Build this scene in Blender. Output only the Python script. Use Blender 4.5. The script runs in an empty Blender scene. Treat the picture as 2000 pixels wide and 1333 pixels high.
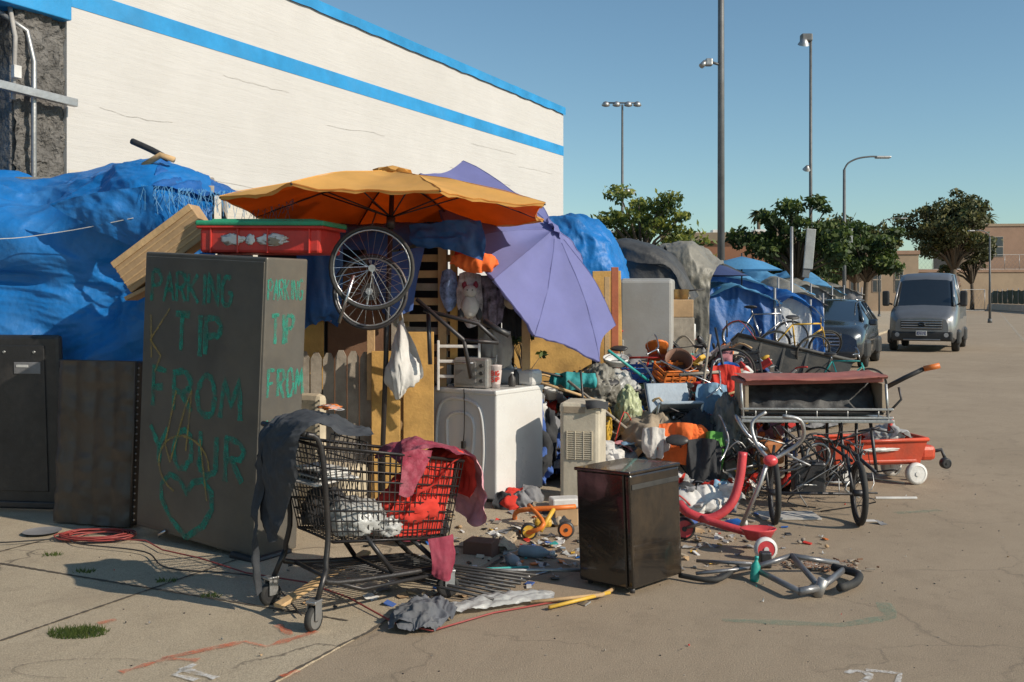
import bpy, bmesh, math, random
from mathutils import Vector, Matrix, noise
random.seed(11)
S=bpy.context.scene
R=random.uniform
# ------------------------------------------------------------ materials
MC={}
def M(name,col,rough=.6,metal=0.,var=.25,sc=4.,bump=.2,bsc=40.,dirt=.25,dcol=(.13,.105,.08),coat=0.,trans=0.,alpha=1.,bdist=.01):
    if name in MC: return MC[name]
    m=bpy.data.materials.new(name); m.use_nodes=True; MC[name]=m
    nt=m.node_tree; N=nt.nodes; L=nt.links
    b=N['Principled BSDF']; out=N['Material Output']
    tc=N.new('ShaderNodeTexCoord')
    n1=N.new('ShaderNodeTexNoise'); n1.inputs['Scale'].default_value=sc; n1.inputs['Detail'].default_value=6; n1.inputs['Roughness'].default_value=.65
    L.new(tc.outputs['Object'],n1.inputs['Vector'])
    r1=N.new('ShaderNodeMapRange'); r1.inputs[1].default_value=.3; r1.inputs[2].default_value=.7
    L.new(n1.outputs['Fac'],r1.inputs[0])
    mx=N.new('ShaderNodeMixRGB')
    mx.inputs[1].default_value=(*[c*(1-var) for c in col],1); mx.inputs[2].default_value=(*[min(1,c*(1+var*.7)) for c in col],1)
    L.new(r1.outputs[0],mx.inputs[0])
    n2=N.new('ShaderNodeTexNoise'); n2.inputs['Scale'].default_value=sc*.55+.3; n2.inputs['Detail'].default_value=9; n2.inputs['Roughness'].default_value=.75
    mp=N.new('ShaderNodeMapping'); mp.inputs['Location'].default_value=(3.7,1.1,8.2); L.new(tc.outputs['Object'],mp.inputs[0]); L.new(mp.outputs[0],n2.inputs['Vector'])
    r2=N.new('ShaderNodeMapRange'); r2.inputs[1].default_value=.45; r2.inputs[2].default_value=.72; r2.inputs[4].default_value=dirt
    L.new(n2.outputs['Fac'],r2.inputs[0])
    m2=N.new('ShaderNodeMixRGB'); m2.inputs[2].default_value=(*dcol,1)
    L.new(r2.outputs[0],m2.inputs[0]); L.new(mx.outputs[0],m2.inputs[1]); L.new(m2.outputs[0],b.inputs['Base Color'])
    rr=N.new('ShaderNodeMapRange'); rr.inputs[3].default_value=max(.03,rough-.1); rr.inputs[4].default_value=min(1,rough+.15)
    L.new(n2.outputs['Fac'],rr.inputs[0]); L.new(rr.outputs[0],b.inputs['Roughness'])
    b.inputs['Metallic'].default_value=metal
    b.inputs['Coat Weight'].default_value=coat
    if alpha<1: b.inputs['Alpha'].default_value=alpha
    if bump>0:
        n3=N.new('ShaderNodeTexNoise'); n3.inputs['Scale'].default_value=bsc; n3.inputs['Detail'].default_value=5
        L.new(tc.outputs['Object'],n3.inputs['Vector'])
        bp=N.new('ShaderNodeBump'); bp.inputs['Strength'].default_value=bump; bp.inputs['Distance'].default_value=bdist
        L.new(n3.outputs['Fac'],bp.inputs['Height']); L.new(bp.outputs[0],b.inputs['Normal'])
    if trans>0:
        t=N.new('ShaderNodeBsdfTranslucent'); ms=N.new('ShaderNodeMixShader'); ms.inputs[0].default_value=trans
        L.new(m2.outputs[0],t.inputs[0]); L.new(b.outputs[0],ms.inputs[1]); L.new(t.outputs[0],ms.inputs[2]); L.new(ms.outputs[0],out.inputs[0])
    return m
def spray(name,col,dens=.6,lo=.36,sc=28):
    if name in MC: return MC[name]
    m=M(name,col,.8,bump=0,dirt=0)
    N=m.node_tree.nodes; L=m.node_tree.links; b=N['Principled BSDF']; tc=[n for n in N if n.type=='TEX_COORD'][0]
    n=N.new('ShaderNodeTexNoise'); n.inputs['Scale'].default_value=sc; n.inputs['Detail'].default_value=8; n.inputs['Roughness'].default_value=.8
    L.new(tc.outputs['Object'],n.inputs['Vector'])
    r=N.new('ShaderNodeMapRange'); r.inputs[1].default_value=lo; r.inputs[2].default_value=lo+.28; r.inputs[4].default_value=dens
    L.new(n.outputs['Fac'],r.inputs[0]); L.new(r.outputs[0],b.inputs['Alpha'])
    return m
def tarpmat(name,col,trans=.12,rough=.5):
    if name in MC: return MC[name]
    return M(name,col,rough,var=.3,sc=1.3,bump=.6,bsc=22,bdist=.012,dirt=.3,dcol=(.13,.24,.36) if col[2]>.4 else (.2,.2,.19),trans=trans)
# ------------------------------------------------------------ mesh builder
def rz(a): return Matrix.Rotation(math.radians(a),4,'Z')
def rx(a): return Matrix.Rotation(math.radians(a),4,'X')
def ry(a): return Matrix.Rotation(math.radians(a),4,'Y')
def tr(x,y,z): return Matrix.Translation((x,y,z))
I4=Matrix.Identity(4)
class O:
    def __init__(s,name,loc=(0,0,0),r=0,tilt=None):
        s.name=name; s.Mx=tr(*loc)@rz(r)@(tilt if tilt else I4); s.V=[];s.F=[];s.MI=[];s.SM=[];s.mats=[]
    def mi(s,m):
        if m not in s.mats: s.mats.append(m)
        return s.mats.index(m)
    def add(s,vs,fs,m,sm=False,T=None):
        o=len(s.V); k=s.mi(m)
        s.V+= [ (T@Vector(v)) if T else Vector(v) for v in vs]
        for f in fs:
            s.F.append([i+o for i in f]); s.MI.append(k); s.SM.append(sm)
        return s
    def box(s,a,b,m,bev=.008,T=None,seg=2):
        bm=bmesh.new(); bmesh.ops.create_cube(bm,size=1)
        sz=[abs(b[i]-a[i]) for i in range(3)]; c=[(a[i]+b[i])/2 for i in range(3)]
        for v in bm.verts: v.co=Vector([v.co[i]*sz[i]+c[i] for i in range(3)])
        bev=min(bev,min(sz)*.45)
        if bev>0: bmesh.ops.bevel(bm,geom=bm.edges[:],offset=bev,segments=seg,affect='EDGES',profile=.5)
        bm.verts.index_update()
        s.add([v.co.copy() for v in bm.verts],[[v.index for v in f.verts] for f in bm.faces],m,False,T); bm.free(); return s
    def tube(s,pts,r,m,n=6,closed=False,T=None,smooth=0):
        P=[Vector(p) for p in pts]
        if smooth:
            Q=[]; k=len(P)
            rng=range(k if closed else k-1)
            for i in rng:
                p0=P[i-1] if (closed or i>0) else P[i]; p1=P[i]; p2=P[(i+1)%k]; p3=P[(i+2)%k] if (closed or i+2<k) else p2
                for j in range(smooth):
                    t=j/smooth
                    Q.append(.5*((2*p1)+(p2-p0)*t+(2*p0-5*p1+4*p2-p3)*t*t+(3*p1-p0-3*p2+p3)*t**3))
            if not closed: Q.append(P[-1])
            P=Q
        vs=[];fs=[];k=len(P); up=None
        for i,p in enumerate(P):
            a=P[i-1] if (i>0 or closed) else p; b=P[(i+1)%k] if (i<k-1 or closed) else p
            d=(b-a)
            if d.length<1e-9: d=Vector((0,0,1))
            d.normalize()
            if up is None: up=d.orthogonal().normalized()
            up=(up-d*up.dot(d)); up=up.normalized() if up.length>1e-6 else d.orthogonal().normalized()
            w=d.cross(up); ri=r[i*len(r)//k] if isinstance(r,(list,tuple)) else r
            for j in range(n):
                t=2*math.pi*j/n; vs.append(p+(up*math.cos(t)+w*math.sin(t))*ri)
        for i in range(k if closed else k-1):
            for j in range(n):
                a=i*n+j;b=i*n+(j+1)%n;c=((i+1)%k)*n+(j+1)%n;d=((i+1)%k)*n+j; fs.append([a,b,c,d])
        if not closed: fs.append(list(range(n))[::-1]); fs.append([(k-1)*n+j for j in range(n)])
        return s.add(vs,fs,m,n>4,T)
    def cyl(s,p0,p1,r,m,n=14,r2=None,T=None):
        p0=Vector(p0);p1=Vector(p1); r2=r if r2 is None else r2
        d=(p1-p0).normalized(); u=d.orthogonal().normalized(); w=d.cross(u); vs=[]
        for p,q in ((p0,r),(p1,r2)):
            for j in range(n):
                t=2*math.pi*j/n; vs.append(p+(u*math.cos(t)+w*math.sin(t))*q)
        s.add(vs,[[j,(j+1)%n,n+(j+1)%n,n+j] for j in range(n)],m,True,T)
        o=len(s.V)-2*n; k=s.mi(m)
        s.F.append([o+j for j in range(n)][::-1]); s.F.append([o+n+j for j in range(n)]); s.MI+=[k,k]; s.SM+=[False,False]
        return s
    def lathe(s,pr,m,n=16,T=None,cap=True):
        vs=[];fs=[];k=len(pr)
        for r_,z in pr:
            for j in range(n):
                t=2*math.pi*j/n; vs.append((r_*math.cos(t),r_*math.sin(t),z))
        for i in range(k-1):
            for j in range(n): fs.append([i*n+j,i*n+(j+1)%n,(i+1)*n+(j+1)%n,(i+1)*n+j])
        if cap: fs.append(list(range(n))[::-1])
        return s.add(vs,fs,m,True,T)
    def ring(s,c,R_,r,m,T=None,n=36,k=6):
        pts=[(c[0]+R_*math.cos(2*math.pi*i/n),c[1],c[2]+R_*math.sin(2*math.pi*i/n)) for i in range(n)]
        return s.tube(pts,r,m,k,True,T)
    def wheel(s,c,R_,rt,tm,rm,T=None,sp=20,hub=.025,w=.04):
        s.ring(c,R_-rt,rt,tm,T,36,8); s.ring(c,R_-2.1*rt-.004,rt*.55,rm,T,36,5)
        s.cyl((c[0],c[1]-w,c[2]),(c[0],c[1]+w,c[2]),hub,rm,10,None,T)
        for i in range(sp):
            a=2*math.pi*i/sp; y=w*.8*(1 if i%2 else -1); q=a+(.35 if (i//2)%2 else -.35)
            s.tube([(c[0]+hub*math.cos(q),c[1]+y,c[2]+hub*math.sin(q)),(c[0]+(R_-2.2*rt)*math.cos(a),c[1],c[2]+(R_-2.2*rt)*math.sin(a))],.0016,rm,3,False,T)
        return s
    def disc(s,c,R_,w,tm,rm,T=None,rr=.6):
        s.lathe([(R_*.75,-w),(R_*.96,-w*.8),(R_,-w*.3),(R_,w*.3),(R_*.96,w*.8),(R_*.75,w)],tm,24,(T or I4)@tr(*c)@rx(90),False)
        s.cyl((c[0],c[1]-w*.9,c[2]),(c[0],c[1]+w*.9,c[2]),R_*.78,rm,20,None,T)
        s.cyl((c[0],c[1]-w*1.15,c[2]),(c[0],c[1]+w*1.15,c[2]),R_*.22,tm,10,None,T)
        return s
    def sheet(s,ctrl,m,nu=30,nv=30,amp=.03,f=3.,st=(1,1,1),T=None,seed=0,hf=.2,tarp=False):
        C=[[Vector(p) for p in row] for row in ctrl]
        def cr(P,t):
            k=len(P)-1; x=min(t*k,k-1e-6); i=int(x); u=x-i
            p0=P[max(i-1,0)];p1=P[i];p2=P[i+1];p3=P[min(i+2,k)]
            return .5*((2*p1)+(p2-p0)*u+(2*p0-5*p1+4*p2-p3)*u*u+(3*p1-p0-3*p2+p3)*u**3)
        G=[]
        for i in range(nu+1):
            rowp=[cr([C[r][c] for r in range(len(C))],i/nu) for c in range(len(C[0]))]
            G.append([cr(rowp,j/nv) for j in range(nv+1)])
        H=[]; sd=Vector((seed*7.3,seed*3.1,seed)); nz=noise.noise
        for i in range(nu+1):
            row=[]
            for j in range(nv+1):
                a=G[min(i+1,nu)][j]-G[max(i-1,0)][j]; b=G[i][min(j+1,nv)]-G[i][max(j-1,0)]
                nn=a.cross(b); nn=nn.normalized() if nn.length>1e-9 else Vector((0,0,1))
                p=G[i][j]; q=Vector((p.x*st[0],p.y*st[1],p.z*st[2]))*f+sd
                if tarp:
                    w_=Vector((nz(q*.9),nz(q*.9+Vector((5,1,2))),nz(q*.9+Vector((1,7,3)))))*.6
                    q=q+w_
                    h=(.5-abs(nz(q))*2.0)*.62+(.35-abs(nz(q*2.1+Vector((3,0,1))))*1.7)*.36+(.3-abs(nz(q*4.3))*1.4)*.17+(.3-abs(nz(q*9.1))*1.4)*.07+nz(q*.6)*.5
                else:
                    h=(1-2.4*abs(nz(q)))*.6+(1-2.4*abs(nz(q*2.3)))*.3+nz(q*5)*hf
                row.append(p+nn*h*amp)
            H.append(row)
        vs=[p for row in H for p in row]; w=nv+1
        fs=[[i*w+j,i*w+j+1,(i+1)*w+j+1,(i+1)*w+j] for i in range(nu) for j in range(nv)]
        return s.add(vs,fs,m,True,T)
    def blob(s,c,r,m,amp=.15,f=2.5,sub=4,T=None,flat=True,seed=None):
        bm=bmesh.new(); bmesh.ops.create_icosphere(bm,subdivisions=sub,radius=1)
        sd=R(0,99) if seed is None else seed; vs=[]
        for v in bm.verts:
            q=v.co*f+Vector((sd,sd*.3,sd*.7)); w_=Vector((noise.noise(q),noise.noise(q+Vector((9,0,0))),0))*.8
            h=1+amp*((1-3.2*abs(noise.noise(q+w_)))+.6*(1-3.2*abs(noise.noise(q*2.3+w_)))+.35*(1-3*abs(noise.noise(q*4.7)))-.5)
            p=v.co*h; p=Vector((p.x*r[0],p.y*r[1],p.z*r[2]))
            if flat and p.z<-.62*r[2]: p.z=-.62*r[2]
            vs.append(p+Vector(c))
        bm.verts.index_update()
        s.add(vs,[[v.index for v in f_.verts] for f_ in bm.faces],m,True,T); bm.free(); return s
    def rib(s,pts,w,mp,m,jit=0.):
        P=[Vector(p) for p in pts]; Q=[]
        for i in range(len(P)-1):
            k=max(2,int((P[i+1]-P[i]).length/(w*1.2)))
            for j in range(k): Q.append(P[i].lerp(P[i+1],j/k))
        Q.append(P[-1]); vs=[];fs=[]
        for i,p in enumerate(Q):
            d=Q[min(i+1,len(Q)-1)]-Q[max(i-1,0)]; d=d.normalized() if d.length>1e-9 else Vector((1,0)); nn=Vector((-d.y,d.x)); ww=w*.5*(1+R(-jit,jit))
            vs+= [mp(*(p+nn*ww)),mp(*(p-nn*ww))]
            if i: fs.append([2*i-2,2*i-1,2*i+1,2*i])
        return s.add(vs,fs,m)
    def write(s,txt,x,y,h,w,mp,m,jit=.0,asp=.75,sp=.25,wob=0):
        for ch in txt:
            for st_ in LET.get(ch,[]):
                s.rib([(x+(a+R(-wob,wob))*h*asp,y+(b+R(-wob,wob))*h) for a,b in st_],w,mp,m,jit)
            x+=h*asp*(.8+sp) if ch!='I' else h*asp*(.6)
        return s
    def done(s):
        me=bpy.data.meshes.new(s.name+'_mesh')
        me.from_pydata([tuple(v) for v in s.V],[],s.F)
        for m in s.mats: me.materials.append(m)
        me.polygons.foreach_set('material_index',s.MI); me.polygons.foreach_set('use_smooth',s.SM); me.update()
        ob=bpy.data.objects.new(s.name,me); S.collection.objects.link(ob); ob.matrix_world=s.Mx
        return ob
arc=lambda cx,cy,rx_,ry_,a,b,n=10:[(cx+rx_*math.cos(math.radians(a+(b-a)*i/n)),cy+ry_*math.sin(math.radians(a+(b-a)*i/n))) for i in range(n+1)]
LET={'P':[[(0,0),(0,1)],[(0,1)]+arc(.35,.75,.42,.25,90,-90)+[(0,.5)]],'A':[[(0,0),(.4,1),(.8,0)],[(.15,.38),(.65,.38)]],
'R':[[(0,0),(0,1)],[(0,1)]+arc(.35,.75,.42,.25,90,-90)+[(0,.5)],[(.3,.5),(.8,0)]],'K':[[(0,0),(0,1)],[(.75,1),(0,.42)],[(.2,.55),(.8,0)]],
'I':[[(.3,0),(.3,1)]],'N':[[(0,0),(0,1),(.75,0),(.75,1)]],'G':[arc(.42,.5,.4,.5,50,330)+[(.8,.45),(.5,.45)]],'T':[[(0,1),(.8,1)],[(.4,1),(.4,0)]],
'F':[[(.7,1),(0,1),(0,0)],[(0,.52),(.55,.52)]],'O':[arc(.4,.5,.4,.5,0,360,16)],'M':[[(0,0),(.08,1),(.42,.35),(.76,1),(.85,0)]],
'Y':[[(0,1),(.4,.5),(.8,1)],[(.4,.5),(.4,0)]],'U':[[(0,1),(0,.3)]+arc(.38,.3,.38,.3,180,360)+[(.76,1)]],'C':[arc(.42,.5,.4,.5,50,310)],
'S':[arc(.4,.75,.35,.25,20,250,8)+arc(.4,.25,.38,.25,90,-160,8)],'L':[[(0,1),(0,0),(.65,0)]],
'B':[[(0,0),(0,1)]+arc(.35,.75,.35,.25,90,-90)+[(0,.5)],[(0,.5)]+arc(.38,.25,.4,.25,90,-90)+[(0,0)]],
'8':[arc(.4,.75,.3,.25,0,360),arc(.4,.25,.37,.25,0,360)],'7':[[(0,1),(.75,1),(.25,0)]],'2':[arc(.38,.72,.36,.28,160,-40,8)+[(0,0),(.78,0)]],'9':[arc(.4,.7,.33,.3,0,360),[(.73,.7),(.55,0)]],
'1':[[(.2,.8),(.4,1),(.4,0)]],
'a':[arc(.35,.3,.3,.3,0,360),[(.66,.6),(.66,0),(.8,0)]],'l':[[(.3,0),(.3,1)]],'d':[arc(.35,.3,.3,.3,0,360),[(.66,1),(.66,0)]],'o':[arc(.35,.3,.33,.3,0,360)]}
sx,sy=.4314,.9021
def SV(u,v,z=0): return (u*sx+v*sy,u*sy-v*sx,z)
# ------------------------------------------------------------ palette
BLK=M('black_plastic',(.025,.025,.027),.45,var=.3,dirt=.35,dcol=(.12,.1,.085))
RUB=M('rubber',(.02,.02,.02),.75,dirt=.4,dcol=(.11,.1,.085))
CHR=M('chrome',(.5,.5,.52),.28,1.,dirt=.3,dcol=(.15,.11,.08))
GALV=M('galvanised',(.42,.42,.42),.45,.8,dirt=.3,dcol=(.2,.17,.13))
DGM=M('dark_steel',(.07,.07,.075),.45,.7,dirt=.3,dcol=(.14,.08,.05))
WIRE=M('cart_wire',(.035,.033,.035),.4,.5,dirt=.35,dcol=(.12,.08,.05))
WHT=M('white_plastic',(.68,.67,.65),.4,dirt=.35,dcol=(.3,.25,.2))
BEI=M('beige_plastic',(.56,.5,.39),.5,dirt=.3,dcol=(.25,.2,.14))
RED=M('red_plastic',(.55,.035,.025),.4,dirt=.3,dcol=(.2,.08,.06))
ORG=M('orange_plastic',(.75,.19,.03),.45)
YEL=M('yellow_paint',(.7,.42,.05),.45)
TEAL=M('teal_plastic',(.03,.36,.34),.4)
GRN=M('green_lid',(.03,.33,.17),.45)
WOOD=M('weathered_wood',(.31,.27,.22),.85,sc=6,bump=.5,bsc=25,var=.4)
PLY=M('plywood',(.58,.34,.10),.75,sc=3,var=.4,dirt=.35,dcol=(.25,.14,.06),bump=.3)
PINE=M('pine_board',(.55,.36,.18),.75,sc=5,bump=.3)
CARD=M('cardboard',(.43,.28,.15),.85)
BLUP=M('blue_plastic',(.02,.14,.5),.35)
CLG=M('grey_cloth',(.2,.2,.21),.95); CLD=M('dark_cloth',(.035,.037,.042),.95,dirt=.3,dcol=(.12,.11,.1))
CLW=M('white_cloth',(.66,.64,.61),.9,dirt=.3,dcol=(.3,.25,.2),trans=.1)
CLR=M('red_cloth',(.62,.035,.02),.85,dirt=.15)
CLP=M('maroon_cloth',(.22,.02,.045),.9,dirt=.5,dcol=(.35,.12,.15)); CLO=M('orange_cloth',(.85,.16,.03),.85)
CLB=M('blue_cloth',(.05,.11,.34),.9); CLT=M('tan_cloth',(.36,.29,.21),.95); CLGn=M('olive_cloth',(.1,.14,.06),.95)
CLBr=M('brown_cloth',(.16,.09,.06),.95); CLPk=M('rose_cloth',(.5,.2,.22),.9); CLLB=M('light_blue_cloth',(.2,.35,.5),.9)
BAG=M('plastic_film',(.6,.6,.58),.28,dirt=.2,trans=.3,bump=.6,bsc=14,bdist=.02)
BBAG=M('black_bag',(.02,.02,.022),.3,bump=.7,bsc=12,bdist=.02)
LEA=M('brown_leather',(.075,.055,.042),.42,sc=2,var=.3,dirt=.5,dcol=(.16,.12,.085),bump=.4,bsc=9)
T1=tarpmat('blue_tarp',(.006,.165,.50)); T2=tarpmat('blue_tarp_dark',(.008,.11,.38)); T3=tarpmat('tarp_light',(.1,.31,.55),.2)
TB=tarpmat('black_tarp',(.035,.035,.037),0,.6); TG=tarpmat('grey_tarp',(.24,.225,.19),.1); TW=tarpmat('white_tarp',(.62,.62,.62),.3)
# ------------------------------------------------------------ ground
def groundmat(name,c1,c2,stain,crack=.6,joints=None):
    m=bpy.data.materials.new(name); m.use_nodes=True; nt=m.node_tree; N=nt.nodes; L=nt.links; b=N['Principled BSDF']
    g=N.new('ShaderNodeNewGeometry'); P=g.outputs['Position']
    def nz(s,d=6,r=.6,dis=0):
        n=N.new('ShaderNodeTexNoise'); n.inputs['Scale'].default_value=s; n.inputs['Detail'].default_value=d; n.inputs['Roughness'].default_value=r; n.inputs['Distortion'].default_value=dis; L.new(P,n.inputs['Vector']); return n.outputs['Fac']
    def mr(i,a,b_,c=0,d=1):
        n=N.new('ShaderNodeMapRange'); n.inputs[1].default_value=a;n.inputs[2].default_value=b_;n.inputs[3].default_value=c;n.inputs[4].default_value=d; L.new(i,n.inputs[0]); return n.outputs[0]
    def mix(f,a,b_,bt='MIX'):
        n=N.new('ShaderNodeMixRGB'); n.blend_type=bt
        for i,v in enumerate((f,a,b_)):
            if isinstance(v,(tuple,)): n.inputs[i].default_value=(*v,1)
            elif isinstance(v,float): n.inputs[i].default_value=v
            else: L.new(v,n.inputs[i])
        return n.outputs[0]
    c=mix(mr(nz(.35,8,.7,.6),.35,.65),c1,c2)
    c=mix(mr(nz(2.3,9,.75,.4),.5,.75,0,.7),c,stain)
    c=mix(mr(nz(9,6,.8),.58,.72,0,.5),c,tuple(x*.55 for x in c1))
    c=mix(mr(nz(1.1,10,.8,1.),.57,.70,0,.5),c,tuple(x*.55 for x in c1))
    c=mix(mr(nz(3.7,10,.8,.5),.62,.7,0,.4),c,tuple(min(1,x*1.3) for x in c2))
    c=mix(mr(nz(130,3,.8),.35,.68),mix(1.,c,(.66,.66,.66),'MULTIPLY'),mix(1.,c,(1.25,1.25,1.25),'MULTIPLY'))
    v=N.new('ShaderNodeTexVoronoi'); v.feature='DISTANCE_TO_EDGE'; v.inputs['Scale'].default_value=.55
    w=N.new('ShaderNodeTexNoise'); w.inputs['Scale'].default_value=2.2; w.inputs['Detail'].default_value=7; L.new(P,w.inputs['Vector'])
    vm=N.new('ShaderNodeVectorMath'); vm.operation='MULTIPLY_ADD'; vm.inputs[1].default_value=(.7,.7,.0); L.new(w.outputs['Color'],vm.inputs[0]); L.new(P,vm.inputs[2]); L.new(vm.outputs[0],v.inputs['Vector'])
    ck=mr(v.outputs['Distance'],.0,.007,crack,0)
    ckm=N.new('ShaderNodeMath'); ckm.operation='MULTIPLY'; L.new(ck,ckm.inputs[0]); L.new(mr(nz(.8,3),.45,.55),ckm.inputs[1])
    c=mix(ckm.outputs[0],c,(.07,.055,.04))
    L.new(c,b.inputs['Base Color']); b.inputs['Roughness'].default_value=.9
    bp=N.new('ShaderNodeBump'); bp.inputs['Strength'].default_value=.55; bp.inputs['Distance'].default_value=.012
    a=N.new('ShaderNodeMath'); a.operation='ADD'; L.new(nz(130,3,.8),a.inputs[0]); L.new(nz(7,6,.6),a.inputs[1]); L.new(a.outputs[0],bp.inputs['Height']); L.new(bp.outputs[0],b.inputs['Normal'])
    return m
ASP=groundmat('asphalt',(.32,.245,.168),(.385,.30,.21),(.25,.192,.132),.35)
CON=groundmat('concrete_walk',(.41,.33,.23),(.49,.405,.29),(.32,.255,.18),.8)
g=O('ground'); g.add([(-900,-60,-.004),(900,-60,-.004),(900,1600,-.004),(-900,1600,-.004)],[[0,1,2,3]],M('far_earth',(.25,.21,.16),.9,sc=.2)); g.done()
g=O('road'); g.add([SV(-20,-14),SV(-20,9.5),SV(300,9.5),SV(300,-14)],[[0,1,2,3]],ASP); g.done()
g=O('lane_marking')
LM=spray('worn_paint',(.6,.57,.48),.5)
g.rib([(18,1.3),(160,1.3)],.12,lambda a,b:SV(a,b,.004),LM); g.done()
cu=[(-6,-2.75),(0,-2.8),(3,-2.8),(5,-2.85),(6.6,-3.0),(7.6,-3.15),(10,-3.4),(14,-3.9),(22,-4.5),(60,-4.6),(240,-4.6)]
def hz(u): return .006 if u<5.6 else (.1 if u>7 else .006+.094*(u-5.6)/1.4)
g=O('sidewalk'); vs=[];fs=[]
cum=[]
for i in range(len(cu)-1):
    (u0,v0),(u1,v1)=cu[i],cu[i+1]; k=max(1,int(min(u1-u0,12)/.3))
    for j in range(k): cum.append((u0+(u1-u0)*j/k,v0+(v1-v0)*j/k))
cum.append(cu[-1])
for i,(u,v) in enumerate(cum):
    v+=noise.noise(Vector((u*2,0,0)))*.05+noise.noise(Vector((u*7,3,0)))*.02; z=hz(u)
    vs+=[SV(u,v+.01,-.002),SV(u,v,z-.001),SV(u,v-.04,z),SV(u,-14,z)]
    if i:
        o=4*(i-1)
        for q in range(3): fs.append([o+q,o+q+4,o+q+5,o+q+1])
g.add(vs,fs,CON)
JD=M('joint_dirt',(.1,.08,.06),.95)
for u in [1.2,2.75,4.3,5.85]:
    g.rib([(u,-3.0),(u+R(-.02,.02),-5),(u+R(-.02,.02),-9)],.018,lambda a,b:SV(a,b,hz(a)+.004),JD,.6)
for v in (-4.35,-5.9): g.rib([(-2,v),(1,v+.01),(3,v-.01),(5.5,v)],.016,lambda a,b:SV(a,b,.010),JD,.6)
g.rib([(a,-2.82+.05*noise.noise(Vector((a*3,1,0)))) for a in [x*.2 for x in range(-5,30)]],.016,lambda a,b:SV(a,b,.0105),JD,.7)
g.done()
g=O('spray_paint_marks'); gm=lambda z:(lambda a,b:(a,b,z))
so=spray('spray_orange',(.7,.15,.06),.7); sw=spray('spray_white',(.75,.73,.7),.9); sg=spray('spray_green',(.12,.33,.24),.35)
for P_ in ([(-1.62,4.62),(-1.3,4.85),(-1.18,4.78),(-.98,5.0)],[(-1.1,4.95),(-1.2,5.1)],[(-1.75,4.45),(-1.6,4.62),(-1.45,4.6)],[(-2.13,5.12),(-2.06,5.18)],[(-1.02,4.4),(-.96,4.47)]): g.rib(P_,.04,gm(.013),so,.6)
g.rib([(-1.45,4.55),(-1.5,4.42),(-1.38,4.36)],.035,gm(.013),sw,.4); g.rib([(-1.5,4.5),(-1.3,4.38)],.035,gm(.013),sw,.4)
g.write('2',1.5,4.32,.17,.035,gm(.004),sw,.3); g.rib([(1.68,4.34),(1.74,4.46),(1.6,4.5)],.03,gm(.004),sw,.3)
g.rib([(1.1,5.2),(1.7,5.12),(2.0,5.25),(2.05,5.5)],.07,gm(.004),sg,.4); g.rib([(3.0,7.8),(3.4,7.9)],.06,gm(.004),sg,.4); g.rib([(3.6,10.5),(4.3,11.2)],.08,gm(.004),sg,.4)
g.rib(arc(-1.9,4.5,.35,.12,20,260,20),.01,gm(.013),spray('scuff',(.1,.08,.06),.5),.5)
g.done()
# ------------------------------------------------------------ building
def wallmat(name,c,d):
    m=M(name,c,.85,sc=.45,var=.07,dirt=.5,dcol=d,bump=0)
    N=m.node_tree.nodes;L=m.node_tree.links; t=[n for n in N if n.type=='TEX_COORD'][0]
    p=N.new('ShaderNodeMapping'); p.inputs['Scale'].default_value=(.5,1,7); L.new(t.outputs['Object'],p.inputs[0])
    a=N.new('ShaderNodeTexNoise'); a.inputs['Scale'].default_value=1.5; a.inputs['Detail'].default_value=10; a.inputs['Roughness'].default_value=.75; L.new(p.outputs[0],a.inputs['Vector'])
    b_=N.new('ShaderNodeBump'); b_.inputs['Strength'].default_value=.6; b_.inputs['Distance'].default_value=.02; L.new(a.outputs['Fac'],b_.inputs['Height']); L.new(b_.outputs[0],N['Principled BSDF'].inputs['Normal'])
    return m
WP=wallmat('painted_block_wall',(.55,.53,.51),(.46,.44,.415)); CRM=wallmat('cream_repaint',(.555,.505,.43),(.48,.435,.37))
BLU=M('blue_trim',(.02,.26,.56),.55,dirt=.15,sc=2,dcol=(.15,.35,.55))
ROCK=M('rough_stucco',(.17,.16,.15),.95,sc=5,var=.5,bump=1.,bsc=14,bdist=.12,dirt=.5,dcol=(.04,.04,.04))
DARK=M('interior_shade',(.025,.024,.025),.9)  # near-black colour paints in the shade of recess and shack interior
b=O('white_warehouse',(-4.53,10.13,0),62.3)
b.add([(0,0,0),(12.05,0,0),(12.05,0,5.56),(0,0,5.70),(0,16,0),(12.05,16,0),(12.05,16,5.56),(0,16,5.70)],[[0,1,2,3],[1,5,6,2],[4,0,3,7],[3,2,6,7],[5,4,7,6]],WP)
b.add([(.02,-.003,0),(5.4,-.003,0),(5.35,-.003,2.6),(5.1,-.003,2.75),(3.2,-.003,3.05),(.02,-.003,3.0)],[[0,1,2,3,4,5]],CRM)
b.box((0,-.006,4.67),(12.055,0.05,4.87),BLU,0)
vs=[];fs=[]
k=60
for i in range(k+1):
    x=-.01+12.1*i/k; j1=noise.noise(Vector((x*3,0,0)))*.025; j2=noise.noise(Vector((x*4,5,0)))*.02; e_=.14*(1-i/k)
    vs+=[(x,-.035+j2*.3,5.53+j1+e_),(x,-.035+j2*.3,5.68+j2*.5+e_),(x,.3,5.68+j2*.5+e_)]
    if i: o=3*i-3; fs+=[[o,o+3,o+4,o+1],[o+1,o+4,o+5,o+2]]
b.add(vs,fs,BLU)
CRK=M('crack_dark',(.46,.43,.39),.95)
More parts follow.
